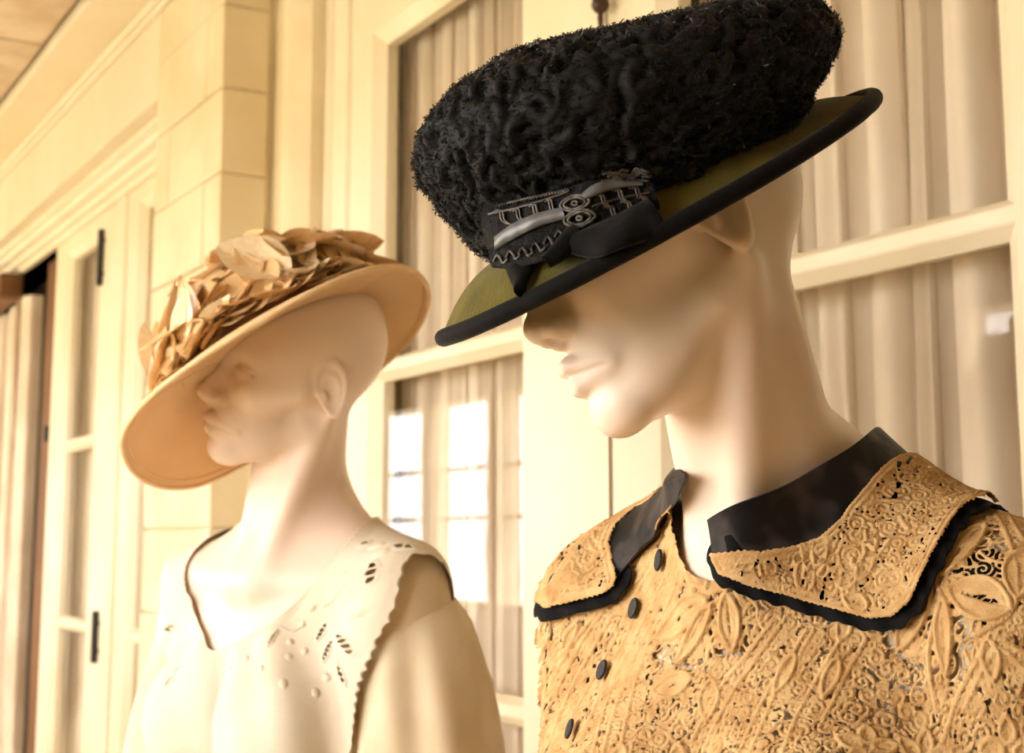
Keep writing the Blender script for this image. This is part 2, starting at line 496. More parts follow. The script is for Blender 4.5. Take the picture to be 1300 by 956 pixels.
curtain('sheer_curtain', 4.86, 5.44, 0.25, 2.47, 1.285, 10, 0.022, 8, M['curtain'], 'pale pleated curtain behind the far door leaf with iron bolts', 'curtains behind the doors')
curtain('sheer_curtain', 3.80, 4.36, 0.25, 2.47, 1.285, 9, 0.022, 9, M['curtain'], 'pale curtain behind the leaf half hidden by the block pillar', 'curtains behind the doors')
# far opening: brown inner door and hanging drape
bd = tag(box('door_6', (1.24, 5.52, 0.01), (1.29, 5.74, 2.49), M['brown']), 'brown wooden door edge inside the dark far opening', kind='structure')
box('door_knob', (1.215, 5.56, 1.78), (1.24, 5.58, 1.84), M['iron'], bd, 0.004)
tag(box('wall_shade_sheet', (1.45, 5.4, 0), (1.5, 7.2, 2.6), M['dark']), 'dark coloured sheet standing for the shade behind the far opening', kind='structure')  # shade of the opening, painted as a dark sheet
curtain('hanging_drape', 5.79, 6.6, 0.02, 2.37, 1.17, 8, 0.05, 12, M['drape'], 'greyish beige drape hanging at the left edge', None)
tag(box('drape_valance', (1.10, 5.98, 2.38), (1.2, 6.8, 2.485), M['brown'], bevel=0.01), 'dark valance box above the hanging drape', 'valance')

# ------------------------------------------------------------------ signed distance shapes for the mannequins
def smin(a, b, k):
    h = np.maximum(k - np.abs(a - b), 0) / k
    return np.minimum(a, b) - h * h * k * 0.25


def smax(a, b, k):
    return -smin(-a, -b, k)


def ell(p, c, r):
    q = p - np.asarray(c, p.dtype); r = np.asarray(r, p.dtype)
    k0 = np.sqrt(((q / r) ** 2).sum(1)); k1 = np.sqrt(((q / (r * r)) ** 2).sum(1)) + 1e-9
    return k0 * (k0 - 1) / k1


def cone(p, a, b, ra, rb):
    a = np.asarray(a, p.dtype); b = np.asarray(b, p.dtype); ab = b - a
    t = np.clip(((p - a) @ ab) / (ab @ ab), 0, 1)
    return np.sqrt(((p - a - t[:, None] * ab) ** 2).sum(1)) - (ra + (rb - ra) * t)


def rotm(yaw, pitch, roll):
    cy, sy = math.cos(yaw), math.sin(yaw); cp, sp = math.cos(pitch), math.sin(pitch); cr, sr = math.cos(roll), math.sin(roll)
    return np.array([[cy, -sy, 0], [sy, cy, 0], [0, 0, 1]]) @ np.array([[cp, 0, sp], [0, 1, 0], [-sp, 0, cp]]) @ np.array([[1, 0, 0], [0, cr, -sr], [0, sr, cr]])


def head_sdf(p):
    """p in head millimetres: x forward, y left, z up, origin between the ears"""
    s = p.copy(); s[:, 1] = np.abs(s[:, 1])          # the head is symmetric
    d = ell(s, (-6, 0, 42), (98, 75, 86))
    d = smin(d, ell(s, (35, 0, 48), (55, 58, 50)), 25)
    d = smin(d, ell(s, (47, 0, -22), (40, 45, 62)), 20)
    d = smin(d, cone(s, (8, 47, -44), (70, 14, -82), 12, 12), 22)
    d = smin(d, ell(s, (42, 0, -58), (38, 36, 32)), 18)
    d = smin(d, cone(s, (68, 38, -4), (25, 60, 2), 13, 10), 26)
    d = smin(d, cone(s, (82, 12, 36), (68, 42, 37), 8, 8), 16)
    d = smin(d, ell(s, (79, 0, -80), (16, 20, 17)), 14)
    d = smin(d, ell(s, (74, 0, -46), (20, 28, 24)), 12)
    d = smax(d, -ell(s, (98, 36, 17), (15, 19, 11)), 14)
    d = smin(d, ell(s, (70.5, 32, 16), (15, 16, 14)), 3)
    # lid crease
    d = smax(d, -(np.sqrt((np.sqrt((s[:, 0] - 70.5) ** 2 + (s[:, 2] - 16) ** 2 + (s[:, 1] - 32) ** 2) - 15.5) ** 2 + (s[:, 2] - 21 + 0.02 * (s[:, 1] - 30) ** 2) ** 2 + np.maximum(24 - s[:, 1], 0) ** 2 + np.maximum(70 - s[:, 0], 0) ** 2) - 1.0), 2.0)
    n = cone(s, (87, 0, 24), (104, 0, -10), 6.0, 8.0)
    n = smin(n, cone(s, (79, 0, 22), (90, 0, -13), 8, 11), 9)
    n = smin(n, ell(s, (106.5, 0, -14), (9, 8.5, 8)), 6)
    n = smin(n, ell(s, (97, 10.5, -19.5), (9.5, 7, 7)), 7)
    n = smin(n, cone(s, (106, 0, -19), (98, 0, -27), 5, 5), 5)
    n = smax(n, -ell(s, (103, 6, -27), (6, 3, 4)), 2.5)
    d = smin(d, n, 9)
    d = smax(d, -ell(s, (107, 0, -36), (5, 3.5, 7)), 5)
    lip = cone(s, (97.5, 4, -44), (77, 28, -53.5), 6.6, 2.6)
    lip = smin(lip, cone(s, (94.5, 3, -57), (77, 27, -55.5), 7.6, 2.8), 2)
    d = smin(d, lip, 4.5)
    d = smax(d, -cone(s, (106, 0, -50), (83, 27.5, -54.5), 1.3, 1.0), 2.2)
    # ear, in its own tilted frame
    a = math.radians(22); b = math.radians(14)
    q = s - np.array([-7, 75, 6], s.dtype)
    Rz = np.array([[math.cos(a), math.sin(a), 0], [-math.sin(a), math.cos(a), 0], [0, 0, 1]])
    Ry = np.array([[math.cos(b), 0, math.sin(b)], [0, 1, 0], [-math.sin(b), 0, math.cos(b)]])
    q = (q @ Rz) @ Ry.astype(s.dtype)
    wx = 17.0 + 0.16 * np.clip(q[:, 2], -30, 20)
    qq = q.copy(); qq[:, 0] = q[:, 0] * 17.0 / wx
    e = ell(qq, (0, 0, 0), (17, 5.5, 32))
    e = smax(e, -ell(qq, (1, 6.5, -3), (9.5, 5.5, 17)), 3)
    e = smax(e, -(np.sqrt(((np.hypot(qq[:, 0] / 12.5, (qq[:, 2] - 4) / 22.5) - 1) * 12) ** 2 + (q[:, 1] - 6.0) ** 2 + np.maximum(-(qq[:, 0] + 9) * -1 - 14, 0) ** 2) - 2.2), 2)
    rim = np.sqrt(((np.hypot(qq[:, 0] / 15.5, (qq[:, 2] - 1) / 29.5) - 1) * 16) ** 2 + (q[:, 1] - 3.0) ** 2) - 2.6
    e = smin(e, rim, 3)
    e = smin(e, ell(qq, (9, 3, -6), (4, 3, 6)), 3)
    d = smin(d, e, 5)
    return d


class Body:
    def __init__(self, head_pos, angles, scale, neck_base, yaw, width=1.0, neck_r=(50, 54)):
        self.hp = np.asarray(head_pos, float)
        self.R = rotm(*[math.radians(a) for a in angles])
        self.s = scale
        self.N = np.asarray(neck_base, float)
        self.B = rotm(math.radians(yaw), 0, 0)
        self.w = width
        self.nr = neck_r

    def to_body(self, P): return (P - self.N) @ self.B
    def from_body(self, q): return np.asarray(q) @ self.B.T + self.N
    def to_head(self, P): return (P - self.hp) @ self.R / self.s * 1000.0
    def from_head(self, q): return np.asarray(q, float) / 1000.0 * self.s @ self.R.T + self.hp

    def torso(self, P, arms=True, k=0.05):
        q = self.to_body(P).astype(np.float32)
        s = q.copy(); s[:, 1] = np.abs(s[:, 1])
        w = self.w
        d = ell(s, (-0.012, 0, -0.16), (0.095, 0.150 * w, 0.15))
        d = smin(d, cone(s, (-0.012, 0.05, -0.035), (-0.015, 0.155 * w, -0.066), 0.042, 0.044), 0.05)
        d = smin(d, ell(s, (0.0, 0, -0.36), (0.085, 0.120, 0.20)), 0.08)
        d = smin(d, ell(s, (0.062, 0.072, -0.215), (0.062, 0.064, 0.068)), 0.05)
        d = smin(d, cone(s, (-0.005, 0.165 * w, -0.078), (0.0, 0.190 * w, -0.34), 0.042, 0.036), k)
        return d

    def neck(self, P):
        a = self.from_head((-16, 0, -22)); N = self.N
        d = cone(P, a, N + np.array([0, 0, -0.03]), self.nr[0] / 1000 * self.s, self.nr[1] / 1000)
        H = lambda y: self.from_head((-14, y, -30))
        pit = self.from_body([(0.062, 0.012, -0.055), (0.062, -0.012, -0.055)])
        for sy, t in ((58, pit[0]), (-58, pit[1])):
            d = smin(d, cone(P, H(sy), t, 0.008, 0.007), 0.03)
        return d

    def trap(self, P):
        q = self.to_body(P).astype(np.float32); q[:, 1] = np.abs(q[:, 1])
        return cone(q, (-0.030, 0.0, 0.040), (-0.020, 0.115, -0.048), 0.030, 0.024)

    def full(self, P):
        P = np.asarray(P, np.float32)
        d = self.torso(P)
        n = smin(self.neck(P), self.trap(P), 0.05)
        # clavicles
        q = self.to_body(P).astype(np.float32); q[:, 1] = np.abs(q[:, 1])
        d = smin(d, cone(q, (0.060, 0.016, -0.062), (0.02, 0.135, -0.050), 0.0075, 0.009), 0.025)
        d = smin(d, n, 0.045)
        hp = self.to_head(P).astype(np.float32)
        far = (np.abs(hp) > 260).any(1)
        h = np.full(len(P), 9.0, np.float32)
        if (~far).any():
            h[~far] = head_sdf(hp[~far]) * np.float32(self.s / 1000)
        h[far] = np.sqrt((hp[far] ** 2).sum(1)) / 1000 * self.s - 0.15
        return smin(d, h, 0.016)


def grad(fn, P, e=5e-4):
    G = np.stack([fn(P + np.eye(3)[i] * e) - fn(P - np.eye(3)[i] * e) for i in range(3)], 1)
    return G / (np.linalg.norm(G, axis=1, keepdims=True) + 1e-9)


def surface_nets(fn, lo, hi, h):
    """sparse surface nets: coarse pass finds the shell, fine pass samples only there"""
    lo = np.asarray(lo, float); n = np.ceil((np.asarray(hi) - lo) / h / 4).astype(int) * 4 + 1
    cn = (n - 1) // 4
    C = np.stack(np.meshgrid(*[np.arange(c) for c in cn], indexing='ij'), -1).reshape(-1, 3)
    ctr = lo + (C + 0.5) * 4 * h
    dc = fn(ctr.astype(np.float32))
    near = C[np.abs(dc) < 4 * h * 1.2]
    D = np.full(n, 1.0, np.float32)
    D_in = C[(dc < 0)]
    off = np.stack(np.meshgrid(*[np.arange(5)] * 3, indexing='ij'), -1).reshape(-1, 3)
    for c in D_in[:: 1]:
        D[c[0] * 4:c[0] * 4 + 5, c[1] * 4:c[1] * 4 + 5, c[2] * 4:c[2] * 4 + 5] = -1.0
    idx = (near[:, None, :] * 4 + off[None]).reshape(-1, 3)
    key = np.unique((idx[:, 0] * n[1] + idx[:, 1]) * n[2] + idx[:, 2])
    i0 = key // (n[1] * n[2]); i1 = (key // n[2]) % n[1]; i2 = key % n[2]
    P = lo + np.stack([i0, i1, i2], 1) * h
    vals = np.concatenate([fn(P[a:a + 400000].astype(np.float32)) for a in range(0, len(P), 400000)])
    D[i0, i1, i2] = vals
    # cells
    S = D < 0
    m = n - 1
    corners = [(a, b, c) for a in (0, 1) for b in (0, 1) for c in (0, 1)]
    cnt = np.zeros(m, np.int8)
    for a, b, c in corners: cnt += S[a:a + m[0], b:b + m[1], c:c + m[2]]
    act = np.argwhere((cnt > 0) & (cnt < 8))
    vid = np.full(m, -1, np.int64); vid[tuple(act.T)] = np.arange(len(act))
    acc = np.zeros((len(act), 3)); wsum = np.zeros(len(act))
    for a in corners:
        for ax in range(3):
            if a[ax]: continue
            b = list(a); b[ax] = 1
            da = D[act[:, 0] + a[0], act[:, 1] + a[1], act[:, 2] + a[2]]
            db = D[act[:, 0] + b[0], act[:, 1] + b[1], act[:, 2] + b[2]]
            x = (da < 0) != (db < 0)
            t = np.where(x, da / np.where(x, da - db, 1), 0)
            pt = np.tile(np.array(a, float), (len(act), 1)); pt[:, ax] += t
            acc[x] += pt[x]; wsum[x] += 1
    V = lo + (act + acc / wsum[:, None]) * h
    F = []
    for ax in range(3):
        u, v = (ax + 1) % 3, (ax + 2) % 3
        sl0 = [slice(1, m[k]) for k in range(3)]; sl0[ax] = slice(0, m[ax])
        s0 = S[tuple(slice(s.start, s.stop) for s in sl0)]
        s1sl = list(sl0); s1sl[ax] = slice(1, m[ax] + 1)
        s1 = S[tuple(s1sl)]
        e = np.argwhere(s0 != s1)
        base = e.copy()
        for k in range(3):
            if k != ax: base[:, k] += 1
        flip = s0[tuple(e.T)]
        def vi(du, dv):
            q = base.copy(); q[:, u] -= du; q[:, v] -= dv
            return vid[tuple(q.T)]
        Q = np.stack([vi(0, 0), vi(1, 0), vi(1, 1), vi(0, 1)], 1)
        Q[~flip] = Q[~flip][:, ::-1]
        F.append(Q)
    F = np.concatenate(F)
    F = F[(F >= 0).all(1)]
    V, F = compact(V, F)
    # one gentle step onto the true surface
    d = fn(V.astype(np.float32)); V = V - d[:, None] * grad(fn, V.astype(np.float32), 8e-4) * 0.8
    return V, F


B1 = Body((0.5516, 0.7339, 1.5813), (162.8, 20.6, 9.3), 0.98, at(996, 645, 0.985), 194, 1.0)
B2 = Body((0.604, 1.5167, 1.5853), (184.0, 4.0, -20.0), 1.0, at(372, 672, 1.66), 200, 1.0, (49, 52))


def mannequin(body, label):
    N = body.N
    root = tag(empty('mannequin', (N[0], N[1], 0.0)), label, 'mannequin')
    V, F = surface_nets(body.full, (N[0] - 0.27, N[1] - 0.27, 1.14), (N[0] + 0.27, N[1] + 0.27, 1.74), 0.0019)
    me = np_mesh('figure', V, F)
    o = link('figure', me, M['skin'], root)
    o.matrix_parent_inverse = Matrix.Translation(-Vector(root.location))
    st = lathe('stand_pole', [(0.001, 0.0), (0.16, 0.0), (0.16, 0.008), (0.014, 0.014), (0.014, 1.20), (0.001, 1.20)], (N[0], N[1], 0.0), M['iron'], root)
    return root


man1 = mannequin(B1, 'cream mannequin with bowed head under the black fur hat')
man2 = mannequin(B2, 'pale bald mannequin in profile under the cream leaf hat')

# ------------------------------------------------------------------ hats
def frame_from(f_img, eta, tilt):
    """hat axes from the direction its front points as seen from the viewing side:
    f_img = (right, up) unit, eta = lean of the front towards the viewer, tilt = lean of the axis towards the viewer"""
    fr, fu = f_img
    f = RT * fr * math.cos(eta) + UP * fu * math.cos(eta) - FW * math.sin(eta)
    n0 = RT * fu * (1 if fr < 0 else -1) + UP * abs(fr)
    n = n0 * math.cos(tilt) - FW * math.sin(tilt)
    f = f - n * (f @ n); f /= np.linalg.norm(f)
    return f, np.cross(n, f), n


class Frame:
    def __init__(self, o, f, l, n): self.o, self.M = np.asarray(o), np.stack([f, l, n], 1)
    def w(self, q): return np.asarray(q) @ self.M.T + self.o
    def loc(self, p): return (np.asarray(p) - self.o) @ self.M


class Stroker:
    """height raster in a 2D chart (metres); strokes are drawn as round cords"""
    def __init__(self, u0, v0, u1, v1, res, wrap_u=False):
        self.u0, self.v0, self.res = u0, v0, res
        self.nu = int(round((u1 - u0) / res)) + 1; self.nv = int(round((v1 - v0) / res)) + 1
        self.H = np.zeros((self.nu, self.nv), np.float32)
        self.D = np.full((self.nu, self.nv), -1.0, np.float32)
        self.wrap = wrap_u
        self.U = u0 + np.arange(self.nu) * res; self.V = v0 + np.arange(self.nv) * res

    def stroke(self, P, r, h=None, twist=0.0, pitch=0.0016, base=0.0):
        P = np.asarray(P, float); h = r if h is None else h
        for s in range(0, len(P) - 1, 8):
            Q = P[s:s + 9]
            i0 = int(math.floor((Q[:, 0].min() - r - 2 * self.res - self.u0) / self.res)); i1 = int(math.ceil((Q[:, 0].max() + r + 2 * self.res - self.u0) / self.res)) + 1
            j0 = max(0, int(math.floor((Q[:, 1].min() - r - 2 * self.res - self.v0) / self.res))); j1 = min(self.nv, int(math.ceil((Q[:, 1].max() + r + 2 * self.res - self.v0) / self.res)) + 1)
            if not self.wrap: i0 = max(0, i0); i1 = min(self.nu, i1)
            if i1 <= i0 or j1 <= j0: continue
            U = (self.u0 + np.arange(i0, i1) * self.res)[:, None]; V = self.V[None, j0:j1]
            best = np.full((i1 - i0, j1 - j0), 1e9); arc = np.zeros_like(best); side = np.zeros_like(best)
            acc = 0.0
            for a, b in zip(Q[:-1], Q[1:]):
                d = b - a; L = math.hypot(*d) + 1e-12
                t = np.clip(((U - a[0]) * d[0] + (V - a[1]) * d[1]) / L / L, 0, 1)
                dist = np.hypot(U - a[0] - t * d[0], V - a[1] - t * d[1])
                m = dist < best
                best = np.where(m, dist, best)
                if twist:
                    arc = np.where(m, acc + t * L, arc)
                    side = np.where(m, ((U - a[0]) * d[1] - (V - a[1]) * d[0]) / L, side)
                acc += L
            x = np.clip(1 - (best / r) ** 2, 0, 1)
            hh = h * np.sqrt(x)
            if twist:
                hh = hh * (1 - twist + twist * np.sin(2 * np.pi * (arc + 0.9 * side) / pitch))
            hh = np.where(x > 0, hh + base, 0).astype(np.float32)
            ii = np.arange(i0, i1) % self.nu if self.wrap else np.arange(i0, i1)
            blk = self.H[np.ix_(ii, np.arange(j0, j1))]
            self.H[np.ix_(ii, np.arange(j0, j1))] = np.maximum(blk, hh)
            bd = self.D[np.ix_(ii, np.arange(j0, j1))]
            self.D[np.ix_(ii, np.arange(j0, j1))] = np.maximum(bd, (r - best).astype(np.float32))


def curl(c, size, r, turns=None):
    """a short curly path"""
    a0 = r.uniform(0, 2 * np.pi); k = r.uniform(-2.6, 2.6) if turns is None else turns
    t = np.linspace(0, 1, 8); a = a0 + k * t
    d = np.stack([np.cos(a), np.sin(a)], 1) * size / 8
    P = np.cumsum(d, 0); P -= P.mean(0)
    return P + c


# ---- black fur hat with olive brim
f1, l1, n1 = frame_from((-math.cos(math.radians(28.4)), -math.sin(math.radians(28.4))), math.radians(20), math.radians(5))
H1 = Frame(at(836, 276, 0.925), f1, l1, n1)
hat1 = tag(empty('fur_hat', tuple(H1.o)), 'black curly fur hat with olive felt brim tilted over the bowed face', 'hat')
INV1 = Matrix.Translation(-Vector(hat1.location))


def part(o, root):
    o.parent = root; o.matrix_parent_inverse = Matrix.Translation(-Vector(root.location)); return o


# crown: rings of (z front, z back, x front, x back, half width)
RINGS = np.array([1.0, 1.0, 0.93, 0.985, 0.98]) * np.array([(0.026, 0.016, 0.100, -0.104, 0.088), (0.034, 0.018, 0.112, -0.110, 0.095), (0.052, 0.022, 0.118, -0.116, 0.101), (0.074, 0.030, 0.123, -0.124, 0.108),
                  (0.090, 0.040, 0.127, -0.143, 0.117), (0.105, 0.055, 0.126, -0.156, 0.121), (0.122, 0.078, 0.116, -0.150, 0.114), (0.134, 0.096, 0.094, -0.124, 0.092),
                  (0.139, 0.104, 0.050, -0.078, 0.052), (0.138, 0.108, 0.004, -0.030, 0.004)])
RINGS[:, :2] = 0.026 + (RINGS[:, :2] - 0.026) * 0.86
NA, NS = 760, 230
Rg = spline(RINGS, NS)
al = np.linspace(0, 2 * np.pi, NA, endpoint=False)


def crown_pt(rg, a):
    zf, zb, xf, xb, w = [rg[..., k] for k in range(5)]
    x = (xf + xb) / 2 + (xf - xb) / 2 * np.cos(a); y = w * np.sin(a)
    t = (x - xb) / (xf - xb + 1e-9)
    return np.stack([x, y, zb + (zf - zb) * t + 0.004 * np.sin(2 * a + 1)], -1)


CP = crown_pt(Rg[None, :, :], al[:, None])                      # (NA,NS,3)
dU = np.roll(CP, -1, 0) - np.roll(CP, 1, 0); dV = np.gradient(CP, axis=1)
CN = np.cross(dU, dV); CN /= np.linalg.norm(CN, axis=2, keepdims=True) + 1e-12
sl = np.concatenate([[0], np.cumsum(np.linalg.norm(np.diff(CP[0], axis=0), axis=1))])
SL = sl[-1]; PER = 2 * np.pi * 0.118
fs = Stroker(0, 0, PER, SL, 0.0009, True)
for k in range(2600):
    c = np.array([rng.uniform(0, PER), rng.uniform(0, SL)])
    fs.stroke(curl(c, rng.uniform(0.010, 0.020), rng), rng.uniform(0.0032, 0.0056), rng.uniform(0.0030, 0.0095))
iu = (np.arange(NA) / NA * (fs.nu - 1)).astype(int); iv = np.clip((sl / SL * (fs.nv - 1)).astype(int), 0, fs.nv - 1)
HF = fs.H[np.ix_(iu, iv)]
HF = (HF + np.roll(HF, 1, 0) + np.roll(HF, -1, 0)) / 3
edge = np.clip((NS - np.arange(NS)) / 25.0, 0.0, 1.0)[None, :]
FURP = CP + CN * (HF * (0.3 + 0.7 * edge))[..., None]
crown_w = H1.w(FURP.reshape(-1, 3))
me = np_mesh('crown', crown_w, grid_faces(NA, NS, True))
crown = part(link('crown', me, M['fur']), hat1)
# fine fur strands over the crown: nobody could count them
ns = 42000
ia = rng.integers(0, NA, ns); js = rng.integers(2, NS - 6, ns)
p0 = FURP[ia, js]; nn = CN[ia, js]
# strand follows the local slope of the curls, so tufts lie together
gx = (np.roll(HF, -2, 0) - np.roll(HF, 2, 0)); gy = np.gradient(HF, axis=1)
tu = dU[ia, js] / (np.linalg.norm(dU[ia, js], axis=1, keepdims=True) + 1e-9); tv = dV[ia, js] / (np.linalg.norm(dV[ia, js], axis=1, keepdims=True) + 1e-9)
dirn = nn * 0.55 + tu * (rng.normal(0, .45, (ns, 1)) - 260 * gx[ia, js][:, None]) + tv * (rng.normal(0, .45, (ns, 1)) - 260 * gy[ia, js][:, None])
dirn /= np.linalg.norm(dirn, axis=1, keepdims=True)
ln = rng.uniform(0.0022, 0.0050, (ns, 1))
sd = np.cross(dirn, rng.normal(size=(ns, 3))); sd /= np.linalg.norm(sd, axis=1, keepdims=True)
wd = 0.00016
a_ = p0 - nn * 0.0006 - sd * wd; b_ = p0 - nn * 0.0006 + sd * wd; mid = p0 + dirn * ln * 0.6 + sd * wd * .7; tip = p0 + dirn * ln + nn * ln * -0.25
SV = np.stack([a_, b_, mid, tip], 1).reshape(-1, 3)
k = np.arange(ns) * 4
me = np_mesh('fur_strands', H1.w(SV), np.stack([k, k + 1, k + 2, k + 3], 1))
fur = part(link('fur_strands', me, M['strand']), hat1); fur['kind'] = 'stuff'

# brim
NB, NT = 220, 26
ab = np.linspace(0, 2 * np.pi, NB, endpoint=False)
def brim1(a, t):
    c, s = np.cos(a), np.sin(a)
    ro_f, ro_b, ro_s = 0.160, 0.160, 0.130
    ax = np.where(c > 0, ro_f, ro_b)
    xi, yi = 0.100 * c - 0.002, 0.088 * s
    xo, yo = ax * np.sign(c) * np.abs(c) ** 0.92, ro_s * s
    x = xi + (xo - xi) * t; y = yi + (yo - yi) * t
    front = np.clip(c, 0, 1) ** 1.5; back = np.clip(-c, 0, 1) ** 1.5; side = s * s
    zi = 0.026 * (0.5 + 0.5 * c) + 0.015 * (0.5 - 0.5 * c)
    zo = 0.000 * front + 0.004 * back + side * np.where(s > 0, -0.006, -0.004 - 0.022 * front + 0.036 * back)
    curlup = 0.006 * side * np.clip((t - 0.55) / 0.45, 0, 1) ** 2
    z = zi + (zo - zi) * (t ** (1.0 + 1.4 * front)) - 0.010 * side * np.sin(np.pi * t) + curlup + 0.008 * back * np.sin(np.pi * t)
    return np.stack([x, y, z], -1)
tt = np.linspace(0, 1, NT)
BT = brim1(ab[:, None], tt[None, :])
bu = np.roll(BT, -1, 0) - np.roll(BT, 1, 0); bv = np.gradient(BT, axis=1)
BN = np.cross(bv, bu); BN /= np.linalg.norm(BN, axis=2, keepdims=True) + 1e-12
BN *= np.sign(BN[..., 2:3].mean())
thick = 0.0022
Vb = np.concatenate([BT + BN * thick / 2, (BT - BN * thick / 2)[:, ::-1]], 1)   # closed strip profile
me = np_mesh('brim', H1.w(Vb.reshape(-1, 3)), grid_faces(NB, 2 * NT, True)); fix_normals(me)
part(link('brim', me, M['olive']), hat1)
eg = H1.w(BT[:, -1]); en = BN[:, -1] @ H1.M.T
part(tube('velvet_binding', eg + 0.0002 * en, 0.0056, M['velvet'], None, 14, True, 1.0, en), hat1)
# inside of the crown, seen from below
me = np_mesh('lining', H1.w(np.stack([np.stack([0.099 * s * np.cos(ab) - 0.002, 0.087 * s * np.sin(ab), np.full(NB, 0.021) + z], -1) for s, z in ((1, 0), (0.98, 0.03), (0.8, 0.075), (0.3, 0.095), (0.01, 0.097))], 1).reshape(-1, 3)), grid_faces(NB, 5, True))
part(link('lining', me, M['velvet']), hat1)

# --- helpers that lay trim on the hat surface
HATG = np.concatenate([crown_w.reshape(NA, NS, 3)[::3, ::3].reshape(-1, 3), H1.w((BT + BN * thick).reshape(-1, 3))])
HATN = np.concatenate([CN[::3, ::3].reshape(-1, 3), BN.reshape(-1, 3)]) @ H1.M.T
HPX = proj(HATG)
vis = (HATN * (EYE - HATG)).sum(1) > 0
def on_hat(px, py, off=0.003, r=9):
    d = np.hypot(HPX[:, 0] - px, HPX[:, 1] - py)
    d = np.where(vis, d, 1e9)
    m = d < r
    if not m.any(): m = d <= d.min() * 1.3
    z = HPX[m, 2].min() if True else 0
    mm = m & (HPX[:, 2] < z + 0.012)
    z = HPX[mm, 2].mean() * 0.5 + z * 0.5
    n = HATN[mm].mean(0); n /= np.linalg.norm(n)
    return at(px, py, z) + n * off * 0 - (FW + RT * (px - CX) / FPX - UP * (py - CY) / FPX) * off, n
def trim_line(P, n, off=0.003):
    P = spline(P, n)
    Q = np.array([on_hat(p[0], p[1], off)[0] for p in P])
    for _ in range(3):
        Q[1:-1] = (Q[:-2] + 2 * Q[1:-1] + Q[2:]) / 4
    return Q
def ribbon(name, top, bot, mat, off, root, n=40, m=9, bulge=0.003, thick=0.0012, wave=0.0):
    """band between two lines, rounded across"""
    T = trim_line(top, n, off); Bm = trim_line(bot, n, off)
    nr = np.array([on_hat(*proj((t + b) / 2)[:2], 0)[1] for t, b in zip(T, Bm)]); 
    for _ in range(4): nr[1:-1] = (nr[:-2] + 2 * nr[1:-1] + nr[2:]) / 4
    nr /= np.linalg.norm(nr, axis=1, keepdims=True)
    s = np.linspace(0, 1, m)
    G = T[:, None] * (1 - s)[None, :, None] + Bm[:, None] * s[None, :, None]
    G = G + nr[:, None] * (bulge * np.sin(np.pi * s) ** 0.7)[None, :, None]
    if wave:
        G = G + nr[:, None] * (wave * np.sin(np.linspace(0, 9, n))[:, None] * np.sin(s * 5)[None, :])[..., None]
    back = G - nr[:, None] * thick
    A = np.concatenate([G, back[:, ::-1]], 1)
    me = np_mesh(name, A.reshape(-1, 3), grid_faces(n, 2 * m)); fix_normals(me)
    return part(link(name, me, mat), root), G

# braid band along the crown base, seen on the near side
_, GB = ribbon('braid_band', [(610, 258), (660, 258), (720, 240), (770, 226), (826, 226)], [(624, 322), (665, 328), (725, 308), (772, 292), (838, 266)], M['braid'], 0.0062, hat1, 150, 31, 0.004)
_, GT = ribbon('braid_tongue', [(628, 314), (650, 304), (690, 296), (725, 284)], [(624, 338), (655, 338), (700, 326), (735, 302)], M['braid'], 0.0125, hat1, 90, 17, 0.004)
GALL = np.concatenate([GB.reshape(-1, 3), GT.reshape(-1, 3)]); GPX = proj(GALL)


def on_band(P, n, lift):
    """points on the braid under a line drawn over it"""
    P = spline(P, n); Q = []
    for x, y in P:
        d = np.hypot(GPX[:, 0] - x, GPX[:, 1] - y)
        near = d < max(2.5, d.min() * 1.2)
        z = GPX[near, 2].min()
        Q.append(at(x, y, z - lift))
    Q = np.array(Q)
    for _ in range(2): Q[1:-1] = (Q[:-2] + 2 * Q[1:-1] + Q[2:]) / 4
    return Q


def band_ribbon(name, top, bot, mat, lift, n=40, m=9, bulge=0.002):
    T = on_band(top, n, lift); Bm = on_band(bot, n, lift)
    s = np.linspace(0, 1, m)
    v = EYE - T.mean(0); v /= np.linalg.norm(v)
    G = T[:, None] * (1 - s)[None, :, None] + Bm[:, None] * s[None, :, None] + v * (bulge * np.sin(np.pi * s) ** 0.7)[None, :, None]
    A = np.concatenate([G, (G - v * 0.0014)[:, ::-1], G[:, :1]], 1)
    me = np_mesh(name, A.reshape(-1, 3), grid_faces(n, 2 * m + 1)); fix_normals(me)
    return part(link(name, me, mat), hat1)


def thread(P, r=0.00075, lift=0.0004, n=24):
    return part(tube('thread', on_band(P, n, lift), r, M['thread'], None, 6), hat1)


def double(P):
    P = np.asarray(P, float)
    thread(P); thread(P + np.array([4.0, 0.5]))


for x, y in ((634, 267), (655, 265), (676, 259), (696, 253)):
    double([(x - 8, y + 3), (x, y), (x + 3, y + 12), (x + 12, y + 18)])
for x, y in ((762, 247), (784, 241), (806, 238), (774, 262), (796, 256), (816, 250)):
    double([(x - 8, y + 1), (x, y), (x + 3, y + 9), (x + 7, y + 14)])
for x, y in ((636, 328), (652, 323), (668, 319), (684, 313), (700, 305), (714, 297)):
    thread([(x - 9, y + 4), (x - 5, y - 4), (x, y), (x + 3, y + 6), (x + 9, y + 1)], 0.0009)
for cx, cy, rx, ry in ((730, 258, 16, 10), (736, 277, 17, 11)):
    t = np.linspace(0, 2 * np.pi, 16)
    for q in (1.0, 0.74):
        thread(np.stack([cx + rx * q * np.cos(t) * (1 + .18 * np.cos(2 * t)), cy + ry * q * np.sin(t) - 0.18 * rx * q * np.cos(t)], 1), 0.0010, 0.0012, 40)
    thread(np.stack([cx + 4 * np.cos(t), cy + 3 * np.sin(t)], 1), 0.0009, 0.0008, 14)
for k in range(26):
    x = 636 + k * 3.4; y = 259 - k * 0.75
    thread([(x - 2, y + 3), (x, y - 2), (x + 2, y + 3)], 0.0006, 0.0004, 6)
